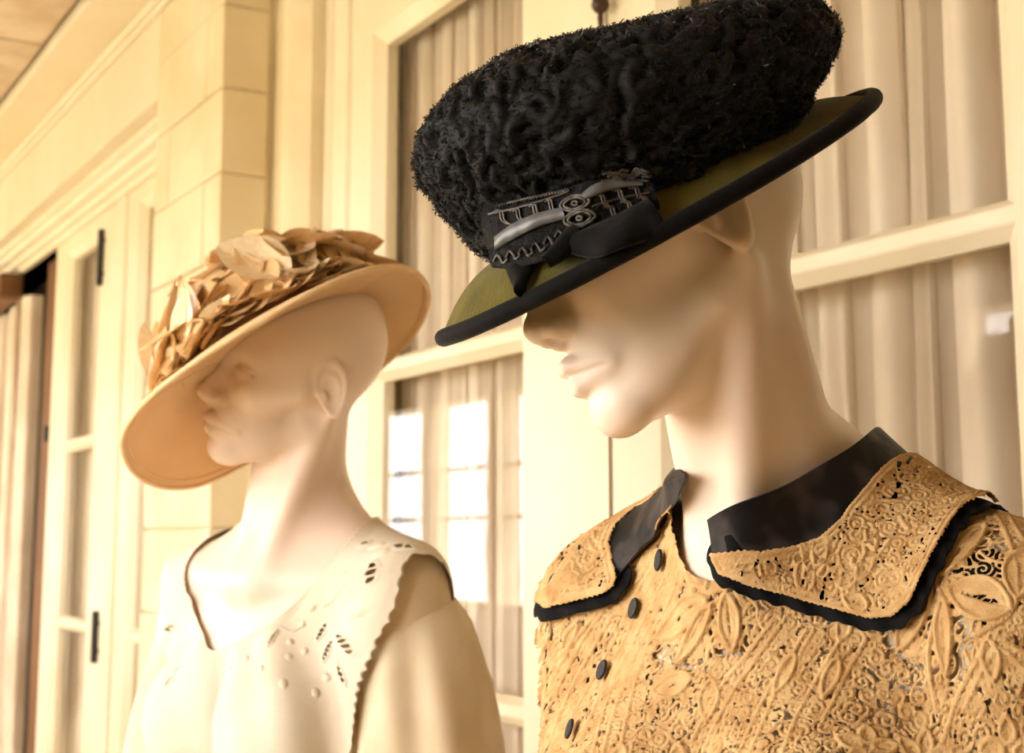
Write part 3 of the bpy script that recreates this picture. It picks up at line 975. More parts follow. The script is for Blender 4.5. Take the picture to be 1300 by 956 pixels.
thread([(620, 272), (660, 263), (706, 249), (722, 243)], 0.0008)
thread([(752, 262), (786, 252), (826, 244)], 0.0007)
thread([(760, 288), (790, 274), (828, 260)], 0.0009)
thread([(764, 230), (790, 227), (824, 230)], 0.0008)
for q in range(26):
    x = rng.uniform(765, 820); y = 230 - (x - 765) * 0.15 + rng.uniform(-8, 4)
    thread([(x - 4, y), (x, y - 4), (x + 4, y + 1), (x + 7, y - 3)], 0.0007, 0.002, 8)
band_ribbon('satin_ribbon', [(627, 301), (650, 284), (680, 271), (713, 263)], [(628, 318), (654, 303), (684, 288), (718, 278)], M['satin'], 0.0015)
band_ribbon('satin_ribbon', [(738, 246), (756, 233), (785, 227), (816, 231)], [(744, 254), (763, 246), (786, 239), (816, 236)], M['satin'], 0.0015)
# velvet bow: loop, knot and pointed tail
ribbon('bow_loop', [(735, 298), (760, 282), (790, 268), (820, 252)], [(722, 318), (760, 322), (800, 308), (846, 286)], M['velvet'], 0.016, hat1, 40, 11, 0.004, 0.003, 0.0012)
ribbon('bow_knot', [(690, 330), (702, 312), (716, 294), (726, 286)], [(696, 335), (712, 326), (728, 312), (740, 298)], M['velvet'], 0.018, hat1, 24, 9, 0.004, 0.003)
ribbon('bow_tail', [(640, 337), (646, 352), (652, 366), (658, 377)], [(677, 330), (673, 346), (667, 362), (660, 377)], M['velvet'], 0.006, hat1, 20, 9, 0.004, 0.002, 0.001)

# ---- cream hat with satin leaves
a2 = math.atan2(240, 378)
f2, l2, n2 = frame_from((-math.cos(a2), -math.sin(a2)), math.radians(14), math.radians(-17))
H2 = Frame(at(354, 480, 1.60), f2, l2, n2)
hat2 = tag(empty('leaf_hat', tuple(H2.o)), 'wide brimmed cream hat with satin leaves tilted on the bald mannequin', 'hat')
def brim2(a, t):
    c, s = np.cos(a), np.sin(a)
    xi, yi = -0.030 + 0.098 * c, 0.088 * s
    xo, yo = 0.190 * c - 0.004, 0.184 * s
    x = xi + (xo - xi) * t; y = yi + (yo - yi) * t
    front = np.clip(c, 0, 1)
    zi = 0.030
    zo = -0.004 - 0.022 * np.clip(c, 0, 1) * np.clip(-s + 0.3, 0, 1) + 0.012 * np.clip(-c, 0, 1)
    z = zi + (zo - zi) * (0.35 * t + 0.65 * t ** 2.2) + 0.004 * np.sin(3 * a + 0.5) * t * t
    return np.stack([x, y, z], -1)
NB2, NT2 = 200, 30
ab2 = np.linspace(0, 2 * np.pi, NB2, endpoint=False); t2 = np.linspace(0, 1, NT2)
BT2 = brim2(ab2[:, None], t2[None, :])
bu = np.roll(BT2, -1, 0) - np.roll(BT2, 1, 0); bv = np.gradient(BT2, axis=1)
BN2 = np.cross(bv, bu); BN2 /= np.linalg.norm(BN2, axis=2, keepdims=True) + 1e-12
BN2 *= np.sign(BN2[..., 2:3].mean())
Vb = np.concatenate([BT2 + BN2 * 0.0012, (BT2 - BN2 * 0.0012)[:, ::-1]], 1)
me = np_mesh('brim', H2.w(Vb.reshape(-1, 3)), grid_faces(NB2, 2 * NT2, True)); fix_normals(me)
part(link('brim', me, M['straw']), hat2)
part(tube('brim_edge', H2.w(BT2[:, -1]), 0.0030, M['strawedge'], None, 10, True), hat2)
# stitched ring near the edge and seam where the underside is joined
st_ = H2.w(BT2[:, -3] - BN2[:, -3] * 0.0016)
part(tube('stitching', st_, 0.0006, M['strawedge'], None, 6, True), hat2)
for aa in (0.62, 2.6):
    q = H2.w(brim2(np.full(20, aa), np.linspace(0.02, 0.98, 20)) - np.array([0, 0, 0.0014]))
    part(tube('seam', q, 0.0006, M['strawedge'], None, 6), hat2)
# crown dome under the leaves
def dome2(a, e, r=1.0):
    a, e = np.broadcast_arrays(a, e)
    return np.stack([-0.016 + r * 0.112 * np.cos(e) * np.cos(a), r * 0.102 * np.cos(e) * np.sin(a), 0.028 + r * 0.098 * np.sin(e) ** 0.9], -1)
ea = np.linspace(0.0, np.pi / 2 * 0.995, 20)
me = np_mesh('crown', H2.w(dome2(ab2[:, None], ea[None, :]).reshape(-1, 3)), grid_faces(NB2, 20, True)); fix_normals(me)
part(link('crown', me, M['straw']), hat2)

def leaf_mesh(seed):
    """a satin leaf: pointed oval, folded on its midrib, cupped, with a curling edge (length along x)"""
    r = np.random.default_rng(seed)
    n, m = 13, 9
    L, W = 1.0, r.uniform(0.30, 0.40)
    fold = r.uniform(0.15, 0.5); cup = r.uniform(-0.35, 0.5); tw = r.uniform(-0.5, 0.5); edge = r.uniform(-0.15, 0.25)
    V = np.zeros((n, m, 3))
    for i, t in enumerate(np.linspace(0, 1, n)):
        w = W * (max(0.0, math.sin(math.pi * min(1, t * 0.97 + 0.03) ** 0.8)) ** 0.75 + 0.02)
        for j, s in enumerate(np.linspace(-1, 1, m)):
            y = s * w; z = fold * abs(s) ** 1.3 * w + cup * (t - 0.3) ** 2 + edge * 0.3 * math.sin(5 * t + 2 * s) * abs(s) + tw * (t - .2) * y
            V[i, j] = (t * L, y, z)
    me = np_mesh('leaf', V.reshape(-1, 3), grid_faces(n, m))
    rib = V[:, m // 2] + np.array([0, 0, 0.008])
    rv, rf = tube_arrays(rib, np.linspace(0.012, 0.004, n), 5)
    rme = np_mesh('midrib', rv, rf)
    return me, rme
LEAVES = [leaf_mesh(s) for s in range(10)]
for k, (me, rme) in enumerate(LEAVES):
    mt = [M['leaf_a'], M['leaf_b'], M['leaf_c']][k % 3 if k < 8 else 0]
    me.materials.append(mt); rme.materials.append(mt)
    for q in (me, rme): q.polygons.foreach_set('use_smooth', np.ones(len(q.polygons), dtype=bool))
lr = np.random.default_rng(21)

def put_leaf(o3, x, y, z, s):
    R3 = H2.M @ np.stack([x, y, z], 1); ow = H2.w(o3)
    me, rme = LEAVES[lr.integers(0, 10)]
    lo = bpy.data.objects.new('leaf', me); COL.objects.link(lo); lo.parent = hat2
    mw = Matrix([list(R3[i] * s) + [ow[i]] for i in range(3)] + [[0, 0, 0, 1]])
    lo.matrix_local = Matrix.Translation(-Vector(hat2.location)) @ mw
    ro = bpy.data.objects.new('midrib', rme); COL.objects.link(ro); ro.parent = lo


nleaf = 0
for tier, (e, cnt, size) in enumerate(((0.03, 34, 0.056), (0.16, 28, 0.062), (0.16, 20, 0.072), (0.28, 20, 0.074), (0.46, 18, 0.074), (0.72, 15, 0.070), (1.0, 11, 0.066), (1.32, 6, 0.06))):
    for q in range(cnt):
        a = 2 * math.pi * (q + lr.uniform(-.3, .3) + 0.5 * tier) / cnt
        if tier == 1 and math.cos(a) > 0.72: continue
        ee = e + lr.uniform(-0.06, 0.08)
        base = dome2(np.array(a), np.array(ee), 1.0 + lr.uniform(0.0, 0.10))
        nl = base - np.array([-0.016, 0, 0.028 - 0.03]); nl /= np.linalg.norm(nl)
        ang = lr.uniform(0, 2 * math.pi) if tier else lr.choice([0, math.pi]) + lr.uniform(-0.5, 0.5)
        t1_ = np.cross(nl, (0, 0, 1.0)); t1_ /= np.linalg.norm(t1_) + 1e-9; t2_ = np.cross(nl, t1_)
        x = t1_ * math.cos(ang) + t2_ * math.sin(ang)
        x = x * 0.86 + nl * (lr.uniform(-0.05, 0.50) if tier else lr.uniform(-0.05, 0.12)); x /= np.linalg.norm(x)
        if tier == 1:                                   # a row reaching out over the brim
            rad = np.array([math.cos(a), math.sin(a), 0.0]) + 0.5 * lr.uniform(-1, 1) * np.array([-math.sin(a), math.cos(a), 0.0])
            x = rad / np.linalg.norm(rad) * 0.80 + np.array([0, 0, -0.60 + lr.uniform(-0.10, 0.12)]); x /= np.linalg.norm(x)
            nl = np.array([0, 0, 0.8]) + 0.6 * nl; nl /= np.linalg.norm(nl)
        y = np.cross(nl, x); y /= np.linalg.norm(y); z = np.cross(x, y)
        s = size * lr.uniform(0.8, 1.2)
        o3 = base - x * s * (0.45 if tier != 1 else 0.25) + nl * 0.006
        zl = min((o3 + x * s)[2], o3[2]) - (0.3 if tier != 1 else 0.05) * s
        zb_ = 0.036 if math.cos(a) < -0.4 else (0.020 if tier == 0 else 0.026)
        if tier == 1: zb_ = 0.016 if math.cos(a) > -0.5 else 0.024
        if zl < zb_: o3[2] += zb_ - zl
        put_leaf(o3, x, y, z, s)
        nleaf += 1

# a garland of leaves lying where crown and brim meet
for q in range(34):
    a = math.radians(30 + 118 * (q + lr.uniform(-0.3, 0.3)) / 33)
    rad = np.array([math.cos(a), math.sin(a), 0.0]); tan = np.array([-math.sin(a), math.cos(a), 0.0]) * lr.choice([-1, 1])
    zv = np.array([0, 0, 1.0])
    nl = rad * 0.72 + zv * 0.70 + tan * lr.uniform(-0.25, 0.25); nl /= np.linalg.norm(nl)
    x = tan + (zv * 0.7 - rad * 0.7) * lr.uniform(-0.15, 0.45); x -= nl * (x @ nl); x /= np.linalg.norm(x)
    y = np.cross(nl, x); s = lr.uniform(0.050, 0.064)
    c = np.array([-0.016, 0, 0]) + rad * lr.uniform(0.124, 0.131) + zv * lr.uniform(0.034, 0.041)
    put_leaf(c - x * s * 0.5, x, y, nl, s)

# ------------------------------------------------------------------ dresses: cloth laid over the bodies
class Chart:
    """2D chart (metres) of a torso surface, azimuthal around a direction from the chest centre"""
    def __init__(self, body, az, el, R=0.17, c=(0.0, 0.0, -0.15)):
        self.b = body; self.R = R; self.c = np.array(c, float)
        a, e = math.radians(az), math.radians(el)
        self.e3 = np.array([math.cos(e) * math.cos(a), math.cos(e) * math.sin(a), math.sin(e)])
        self.e1 = np.array([-math.sin(a), math.cos(a), 0.0])
        self.e2 = np.cross(self.e3, self.e1)

    def dirs(self, U, V):
        rho = np.hypot(U, V) / self.R
        s = np.where(rho > 1e-6, np.sin(rho) / np.maximum(rho, 1e-6), 1.0) / self.R
        return np.cos(rho)[..., None] * self.e3 + (s * U)[..., None] * self.e1 + (s * V)[..., None] * self.e2

    def cover(self, P):
        b = self.b
        P = np.asarray(P, np.float32)
        return smin(b.torso(P), smin(b.neck(P), b.trap(P), 0.05), 0.045)

    def base(self, U, V, off=0.0, neck=True, it=50):
        """world points on the torso (plus neck root) offset outwards, and normals"""
        sh = U.shape
        D = self.dirs(U, V).reshape(-1, 3)
        C = self.b.from_body(self.c[None])[0]
        Dw = D @ self.b.B.T
        t = np.full(len(D), 0.06)
        for _ in range(it):
            d = self.b.torso(C + t[:, None] * Dw) - off
            t = np.clip(t - 0.85 * d, 0.0, 0.6)
        P = C + t[:, None] * Dw
        fn = self.cover if neck else self.b.torso
        for _ in range(5 if neck else 1):
            g = grad(fn, P, 1e-3); d = fn(P) - off
            P = P - 0.9 * d[:, None] * g
        return P.reshape(sh + (3,)), grad(fn, P, 2e-3).reshape(sh + (3,))

    def uv(self, P):
        q = self.b.to_body(np.asarray(P)) - self.c
        q = q / np.linalg.norm(q, axis=-1, keepdims=True)
        c = np.clip(q @ self.e3, -1, 1); rho = np.arccos(c)
        a, b = q @ self.e1, q @ self.e2
        s = np.hypot(a, b) + 1e-12
        return np.stack([rho * a / s, rho * b / s], -1) * self.R

    def picks(self, pts, off=0.004):
        """chart positions of points of the cloth seen along lines of sight"""
        pts = np.asarray(pts, float)
        r = FW + RT * (pts[:, :1] - CX) / FPX - UP * (pts[:, 1:2] - CY) / FPX
        r = r / np.linalg.norm(r, axis=1, keepdims=True)
        t = np.full(len(r), 0.5); bd = np.full(len(r), 9.0); bt = t.copy(); done = np.zeros(len(r), bool)
        for _ in range(200):
            d = self.cover(EYE + t[:, None] * r) - off
            m = (d < bd) & ~done
            bd = np.where(m, d, bd); bt = np.where(m, t, bt)
            done |= d < 2e-4
            done |= t > 2.4
            t = np.where(done, t, t + np.maximum(d * 0.8, 1e-4))
        uv = self.uv(EYE + bt[:, None] * r)
        # refine so that the laid cloth really passes through these lines of sight
        def err(q):
            return proj(self.base(q[:, 0], q[:, 1], off, it=30)[0])[:, :2] - pts
        e = err(uv)
        for _ in range(5):
            h = 1e-3
            J = np.stack([(err(uv + np.array([h, 0])) - e) / h, (err(uv + np.array([0, h])) - e) / h], 2)
            A = np.einsum('nij,nik->njk', J, J) + np.eye(2) * 2e6
            st = -np.linalg.solve(A, np.einsum('nij,ni->nj', J, e)[..., None])[..., 0]
            st *= np.minimum(1, 0.03 / (np.linalg.norm(st, axis=1, keepdims=True) + 1e-9))
            for k in (1.0, 0.4):
                n2 = uv + st * k; e2 = err(n2)
                good = (e2 ** 2).sum(1) < (e ** 2).sum(1)
                uv = np.where(good[:, None], n2, uv); e = np.where(good[:, None], e2, e)
        return uv


def grid_dist(sheet, poly, closed=True, reach=0.045):
    """distance to a polyline on a sheet's grid, exact up to reach"""
    poly = np.asarray(poly, float); best = np.full(sheet.GU.shape, reach)
    n = len(poly); U, V, r = sheet.U, sheet.V, sheet.res
    for i in range(n if closed else n - 1):
        a = poly[i]; b = poly[(i + 1) % n]; d = b - a; L = d @ d + 1e-15
        i0 = max(0, int((min(a[0], b[0]) - reach - U[0]) / r)); i1 = min(len(U), int((max(a[0], b[0]) + reach - U[0]) / r) + 2)
        j0 = max(0, int((min(a[1], b[1]) - reach - V[0]) / r)); j1 = min(len(V), int((max(a[1], b[1]) + reach - V[0]) / r) + 2)
        if i1 <= i0 or j1 <= j0: continue
        x = U[i0:i1, None] - a[0]; y = V[None, j0:j1] - a[1]
        t = np.clip((x * d[0] + y * d[1]) / L, 0, 1)
        best[i0:i1, j0:j1] = np.minimum(best[i0:i1, j0:j1], np.hypot(x - t * d[0], y - t * d[1]))
    return best


class Sheet:
    """fine grid over a chart rectangle with interpolated surface"""
    def __init__(self, chart, u0, v0, u1, v1, res, off, step=0.005, neck=True):
        self.c = chart; self.res = res
        self.U = np.arange(u0, u1 + res / 2, res); self.V = np.arange(v0, v1 + res / 2, res)
        gu = np.arange(u0 - step, u1 + 2 * step, step); gv = np.arange(v0 - step, v1 + 2 * step, step)
        GU, GV = np.meshgrid(gu, gv, indexing='ij')
        P, N = chart.base(GU, GV, off, neck)
        ok = getattr(chart, 'valid', np.ones(GU.shape, bool))
        slope = np.zeros(GU.shape)
        for ax in (0, 1): slope = np.maximum(slope, np.linalg.norm(np.gradient(P, step, axis=ax), axis=2))
        okf = np.where(ok & (slope < 5.5), 1.0, -1.0)[..., None]
        fu = (self.U - gu[0]) / step; fv = (self.V - gv[0]) / step
        iu = fu.astype(int); iv = fv.astype(int); fu = (fu - iu)[:, None, None]; fv = (fv - iv)[None, :, None]
        def lerp(A):
            return (A[np.ix_(iu, iv)] * (1 - fu) * (1 - fv) + A[np.ix_(iu + 1, iv)] * fu * (1 - fv) + A[np.ix_(iu, iv + 1)] * (1 - fu) * fv + A[np.ix_(iu + 1, iv + 1)] * fu * fv)
        self.P = lerp(P); n = lerp(N); self.N = n / (np.linalg.norm(n, axis=2, keepdims=True) + 1e-9)
        self.ok = lerp(okf)[..., 0] * step
        self.GU, self.GV = np.meshgrid(self.U, self.V, indexing='ij')

    def mesh(self, name, H, phi, thick=0.0, whole=False):
        """H height map; phi signed field in metres, cloth where phi > 0; the border is moved onto phi = 0"""
        phi = np.minimum(phi, self.ok)
        P = self.P + self.N * H[..., None]
        ins = phi > 0
        any_in = ins[:-1, :-1].astype(int) + ins[1:, :-1] + ins[:-1, 1:] + ins[1:, 1:]
        fm = any_in >= 1
        gu, gv = np.gradient(phi, self.res)
        g2 = gu * gu + gv * gv + 1e-6
        k = np.where(ins, 0.0, -phi / g2)
        du = np.clip(k * gu, -self.res, self.res); dv = np.clip(k * gv, -self.res, self.res)
        Tu = np.gradient(self.P, self.res, axis=0); Tv = np.gradient(self.P, self.res, axis=1)
        P = P + Tu * du[..., None] + Tv * dv[..., None]
        F = grid_faces(*H.shape, mask=fm)
        if whole:                                   # drop crumbs that hang on nothing
            lab = np.arange(H.size)
            while True:
                m = lab[F].min(1); new = lab.copy()
                for c in range(4): np.minimum.at(new, F[:, c], m)
                new = new[new]
                if (new == lab).all(): break
                lab = new
            fl = lab[F[:, 0]]; u, cnt = np.unique(fl, return_counts=True)
            F = F[fl == u[cnt.argmax()]]
        Vv = P.reshape(-1, 3)
        if thick:
            lo = (P - self.N * thick).reshape(-1, 3)
            nv = len(Vv)
            # rim: boundary edges of the kept faces
            e = np.concatenate([F[:, [0, 1]], F[:, [1, 2]], F[:, [2, 3]], F[:, [3, 0]]])
            key = np.sort(e, 1); kk = key[:, 0].astype(np.int64) * nv + key[:, 1]
            u, idx, cnt = np.unique(kk, return_index=True, return_counts=True)
            be = e[idx[cnt == 1]]
            rim = np.stack([be[:, 1], be[:, 0], be[:, 0] + nv, be[:, 1] + nv], 1)
            F = np.concatenate([F, F[:, ::-1] + nv, rim]); Vv = np.concatenate([Vv, lo])
        Vv, F = compact(Vv, F)
        me = np_mesh(name, Vv, F)
        return me


def torso_shell(name, chart, off, mat, root, keep, nu=120, nv=80, zmin=-0.34):
    """rest of a garment: latitude grid all around the torso"""
    b = chart.b
    az = np.linspace(-np.pi, np.pi, nu, endpoint=False); el = np.linspace(-1.15, 1.45, nv)
    A, E2 = np.meshgrid(az, el, indexing='ij')
    D = np.stack([np.cos(E2) * np.cos(A), np.cos(E2) * np.sin(A), np.sin(E2)], -1).reshape(-1, 3)
    C = b.from_body(chart.c[None])[0]; Dw = D @ b.B.T
    t = np.full(len(D), 0.06)
    for _ in range(50):
        t = np.clip(t - 0.85 * (b.torso(C + t[:, None] * Dw) - off), 0, 0.45)
    P = C + t[:, None] * Dw
    q = b.to_body(P)
    vm = keep(q, chart.uv(P)).reshape(nu, nv)
    F = np.concatenate([grid_faces(nu, nv, True)])
    ok = vm.reshape(-1)[F].all(1)
    V, F = compact(P, F[ok])
    me = np_mesh(name, V, F)
    o = link(name, me, mat)
    return part(o, root)


def skirt(name, body, mat, root, ztop, rx, ry, flare=0.16):
    """lower part of the dress, down to just above the floor, with soft folds"""
    n, m = 144, 30
    a = np.linspace(0, 2 * np.pi, n, endpoint=False)
    V = np.zeros((n, m, 3))
    for j, t in enumerate(np.linspace(0, 1, m)):
        k = 1 + 0.10 * t * np.sin(13 * a) + 0.05 * t * np.sin(29 * a + 1)
        q = np.stack([(rx + flare * t ** 0.8) * np.cos(a) * k - 0.01, (ry + flare * t ** 0.8) * np.sin(a) * k, np.full(n, 0)], -1)
        P = body.from_body(q); P[:, 2] = ztop + (0.03 - ztop) * t
        V[:, j] = P
    me = np_mesh(name, V.reshape(-1, 3), grid_faces(n, m, True)); fix_normals(me)
    return part(link(name, me, mat), root)


class FrontChart(Chart):
    """chart of the front of a torso, projected from a point in front of the chest"""
    def __init__(self, body, az, el, dist=0.75, c=(0.0, 0.0, -0.09)):
        Chart.__init__(self, body, az, el, 0.17, c)
        self.dist = dist
        self.C0 = body.from_body(self.c[None])[0]
        self.W = np.stack([self.e1, self.e2, self.e3]) @ body.B.T     # world axes
        self.E = self.C0 + self.W[2] * dist

    def base(self, U, V, off=0.0, neck=True, it=70):
        sh = U.shape
        T = self.C0 + U.reshape(-1, 1) * self.W[0] + V.reshape(-1, 1) * self.W[1]
        r = T - self.E; r /= np.linalg.norm(r, axis=1, keepdims=True)
        fn = self.cover if neck else self.b.torso
        t = np.full(len(r), self.dist * 0.45)
        bd = np.full(len(r), 9.0); bt = t.copy()
        for _ in range(it):
            d = fn(self.E + t[:, None] * r) - off
            m = d < bd
            bd = np.where(m, d, bd); bt = np.where(m, t, bt)
            t = np.where(d < 5e-5, t, np.minimum(t + np.where(d < 0.004, d, d * 0.85), self.dist * 1.7))
        P = self.E + bt[:, None] * r
        self.valid = (bd < 8e-4).reshape(sh)
        return P.reshape(sh + (3,)), grad(fn, P, 2e-3).reshape(sh + (3,))

    def uv(self, P):
        d = np.asarray(P) - self.E
        z = -(d @ self.W[2])
        return np.stack([(d @ self.W[0]) / z, (d @ self.W[1]) / z], -1) * self.dist

    def picks(self, pts, off=0.004): return self.uv(hits(self, pts, off))


def hits(ch, pts, off):
    """points of the cloth surface along lines of sight"""
    pts = np.asarray(pts, float)
    r = FW + RT * (pts[:, :1] - CX) / FPX - UP * (pts[:, 1:2] - CY) / FPX
    r = r / np.linalg.norm(r, axis=1, keepdims=True)
    t = np.full(len(r), 0.5); bd = np.full(len(r), 9.0); bt = t.copy(); done = np.zeros(len(r), bool)
    for _ in range(220):
        d = ch.cover(EYE + t[:, None] * r) - off
        m = (d < bd) & ~done
        bd = np.where(m, d, bd); bt = np.where(m, t, bt)
        done |= (d < 2e-4) | (t > 2.4)
        t = np.where(done, t, t + np.maximum(d * 0.8, 1e-4))
    return EYE + bt[:, None] * r


CH1 = FrontChart(B1, 24, 34)
CH2 = Chart(B2, 22, 32)

# ------------------------------------------------------------------ lace dress of the near mannequin
M['lace'] = material('gold_lace', srgb(218, 180, 126), 0.75, srgb(196, 152, 98), 70.0, bump=0.4, bump_scale=900, spec=0.25)
M['lining'] = material('cream_lining', srgb(240, 222, 196), 0.7, srgb(228, 206, 176), 12.0)
M['button'] = material('black_button', srgb(26, 22, 20), 0.5, srgb(14, 12, 11), 90.0, bump=0.4, bump_scale=600)
M['linen'] = material('cream_linen', srgb(240, 228, 207), 0.8, srgb(232, 217, 192), 14.0, trans=0.18, bump=0.15, bump_scale=700)
M['linen_thick'] = material('cream_linen_lining', srgb(238, 220, 188), 0.8, srgb(228, 206, 170), 14.0, trans=0.1, bump=0.15, bump_scale=700)


def seed_fill(GU, GV, spacing, period, seed, hole):
    """crochet ground: spirals around jittered seeds, height 0..1, with small openings"""
    r = np.random.default_rng(seed)
    iu = np.floor(GU / spacing).astype(int); iv = np.floor(GV / spacing).astype(int)
    T = 97
    ju = r.uniform(0.1, 0.9, (T, T)); jv = r.uniform(0.1, 0.9, (T, T)); ph = r.uniform(0, 6.28, (T, T)); sg = np.sign(r.uniform(-1, 1, (T, T))); ho = r.uniform(0, 1, (T, T))
    best = np.full(GU.shape, 1e9); ang = np.zeros(GU.shape); p = np.zeros(GU.shape); s = np.ones(GU.shape); hv = np.zeros(GU.shape); second = np.full(GU.shape, 1e9)
    for a in (-1, 0, 1):
        for b in (-1, 0, 1):
            k, l = (iu + a) % T, (iv + b) % T
            du = GU - (iu + a + ju[k, l]) * spacing; dv = GV - (iv + b + jv[k, l]) * spacing
            d = np.hypot(du, dv * 1.15)
            m = d < best
            second = np.where(m, best, np.minimum(second, d))
            best = np.where(m, d, best); ang = np.where(m, np.arctan2(dv, du), ang)
            p = np.where(m, ph[k, l], p); s = np.where(m, sg[k, l], s); hv = np.where(m, ho[k, l], hv)
    w = 2 * np.pi * best / period + s * ang + p
    tri = np.abs(((w / (2 * np.pi)) % 1.0) * 2 - 1)
    h = np.sqrt(np.clip(1 - tri ** 2, 0, 1))
    bead = 0.80 + 0.20 * np.sin(ang * np.maximum(best, 0.001) / 0.00034)
    big = 0.01
    phi = np.where(hv < hole, (0.68 - tri) * period / 2, big)
    phi = np.minimum(phi, np.where(hv > 1 - hole, (second - best - 0.0011) * 0.5, big))
    net = (0.55 - tri) * period / 2
    return (0.05 + 0.95 * h) * bead, phi, net


def lace_leaf(S, a, b, w, base=0.0):
    """leaf motif from a to b: corded outline, slanted stitches, openings along the vein"""
    a = np.asarray(a, float); b = np.asarray(b, float); d = b - a; L = np.hypot(*d)
    if L < 1e-4: return
    d /= L; n = np.array([-d[1], d[0]])
    t = np.linspace(0, 1, 17); pr = w * np.sin(np.pi * t ** 0.9) ** 0.8
    for sg in (1, -1):
        S.stroke(a + np.outer(t * L, d) + np.outer(sg * pr, n), 0.0016, 0.0016, 0.14, 0.0026, base + 0.0014)
    m = max(6, int(L / 0.0021))
    for q in np.linspace(0.06, 0.95, m):
        wq = w * math.sin(math.pi * q ** 0.9) ** 0.8
        c = a + d * L * q
        for sg in (1, -1):
            S.stroke(np.array([c + n * sg * wq * 0.24, c + n * sg * wq * 0.92 + d * wq * 0.35]), 0.00125, 0.0010, 0.0, base=base + 0.0005)


dress1 = tag(empty('lace_dress', (B1.N[0], B1.N[1], 0.03)), 'gold crochet lace dress with black velvet collar on the near mannequin', 'dress')


def neck_free(q, r=0.066, cx=0.004):
    return ~((np.hypot(q[:, 0] - cx, q[:, 1] * 0.95) < r) & (q[:, 2] > -0.075))


torso_shell('lining', CH1, 0.0018, M['lining'], dress1, lambda q, uv: neck_free(q, 0.064) & (q[:, 2] > -0.40), 160, 100)
U0, V0, U1, V1, RS = -0.235, -0.19, 0.235, 0.115, 0.00082
sh = Sheet(CH1, U0, V0, U1, V1, RS, 0.0046)
S = Stroker(U0, V0, U1, V1, RS)
def fit_to(S, sheet):
    S.H = np.zeros(sheet.P.shape[:2], np.float32); S.D = np.full(S.H.shape, -1.0, np.float32)
    S.nu, S.nv = S.H.shape; S.U = sheet.U; S.V = sheet.V
fit_to(S, sh)
# leaves that can be read one by one in the picture
LV = [((899, 762), (834, 810), 15), ((905, 766), (862, 841), 13), ((923, 752), (932, 826), 17), ((879, 702), (899, 745), 13),
      ((1251, 668), (1197, 730), 15), ((1284, 772), (1206, 748), 24), ((1182, 742), (1141, 824), 19), ((1199, 759), (1203, 856), 13),
      ((1256, 810), (1262, 862), 15), ((1300, 700), (1290, 760), 16), ((880, 860), (830, 880), 14), ((905, 862), (900, 915), 15), ((800, 820), (770, 880), 10), ((735, 790), (715, 830), 9), ((1010, 830), (985, 880), 9), ((1065, 835), (1045, 885), 9)]
ends = CH1.picks([l[0] for l in LV] + [l[1] for l in LV], 0.005)
nL = len(LV)
open_zone = np.zeros(S.H.shape, bool)
for i, l in enumerate(LV):
    a, b = ends[i], ends[nL + i]
    Lpx = math.hypot(l[0][0] - l[1][0], l[0][1] - l[1][1]); sc = np.hypot(*(b - a)) / Lpx
    lace_leaf(S, a, b, l[2] * sc, 0.0006)
    if i < 9:
        c = (a + b) / 2
        open_zone |= np.hypot(sh.GU - c[0], sh.GV - c[1]) < np.hypot(*(b - a)) * 0.60
leaf_area = S.H > 0
# long cords of the button placket and neighbouring bands
lines = [[(846, 694), (812, 750), (782, 812), (748, 872), (715, 940)], [(852, 694), (824, 748), (796, 810), (768, 870), (738, 950)], [(858, 692), (838, 750), (806, 816), (780, 872), (755, 956)],
         [(862, 694), (850, 745), (820, 810), (792, 875), (768, 956)], [(866, 700), (858, 748), (832, 800), (808, 870), (790, 950)], [(836, 700), (800, 752), (764, 806), (730, 868), (700, 940)],
         [(822, 708), (780, 760), (742, 812), (712, 870)], [(806, 726), (768, 768), (730, 815), (700, 870)],
         [(980, 790), (950, 830), (915, 875), (880, 940)], [(990, 795), (962, 835), (928, 885), (896, 950)], [(1025, 800), (1000, 840), (970, 890), (940, 956)], [(1034, 800), (1010, 842), (982, 890), (955, 956)], [(1070, 808), (1045, 850), (1015, 905), (995, 956)], [(1100, 812), (1075, 855), (1045, 915)],
         [(1300, 830), (1265, 810), (1240, 840), (1215, 890), (1190, 956)], [(1300, 850), (1270, 822), (1248, 850), (1225, 900)], [(1195, 690), (1190, 740), (1195, 760), (1180, 830), (1190, 900)], [(1240, 640), (1270, 665), (1290, 720), (1285, 775), (1240, 805)], [(1275, 650), (1300, 690)],
         [(930, 740), (970, 752), (1010, 776)], [(870, 700), (885, 730), (900, 750), (925, 745)]]
allp = np.concatenate([np.array(l, float) for l in lines]); uvp = CH1.picks(allp, 0.005)
k = 0
for l in lines:
    P = uvp[k:k + len(l)]; k += len(l)
    if (np.hypot(*np.diff(P, axis=0).T) > 0.12).any(): continue
    S.stroke(spline(P, 40), 0.0018, 0.0017, 0.16, 0.0028, 0.0012)
# chains of small loops beside the long cords
for l in lines[8:14]:
    pass
lr = np.random.default_rng(5)
k = 0
for l in lines:
    P = uvp[k:k + len(l)]; k += len(l)
    if (np.hypot(*np.diff(P, axis=0).T) > 0.12).any(): continue
    Q = spline(P, max(4, int(np.hypot(*np.diff(P, axis=0).T).sum() / 0.0068)))
    T = np.gradient(Q, axis=0); T /= np.hypot(T[:, 0], T[:, 1])[:, None] + 1e-9
    for q, t in zip(Q, T):
        n = np.array([-t[1], t[0]]) * 0.0056
        a = np.linspace(0, 2 * np.pi, 9)
        S.stroke(q + n + np.stack([np.cos(a), np.sin(a)], 1) * lr.uniform(0.0018, 0.0026), 0.0011, 0.0011, 0, base=0.0010)
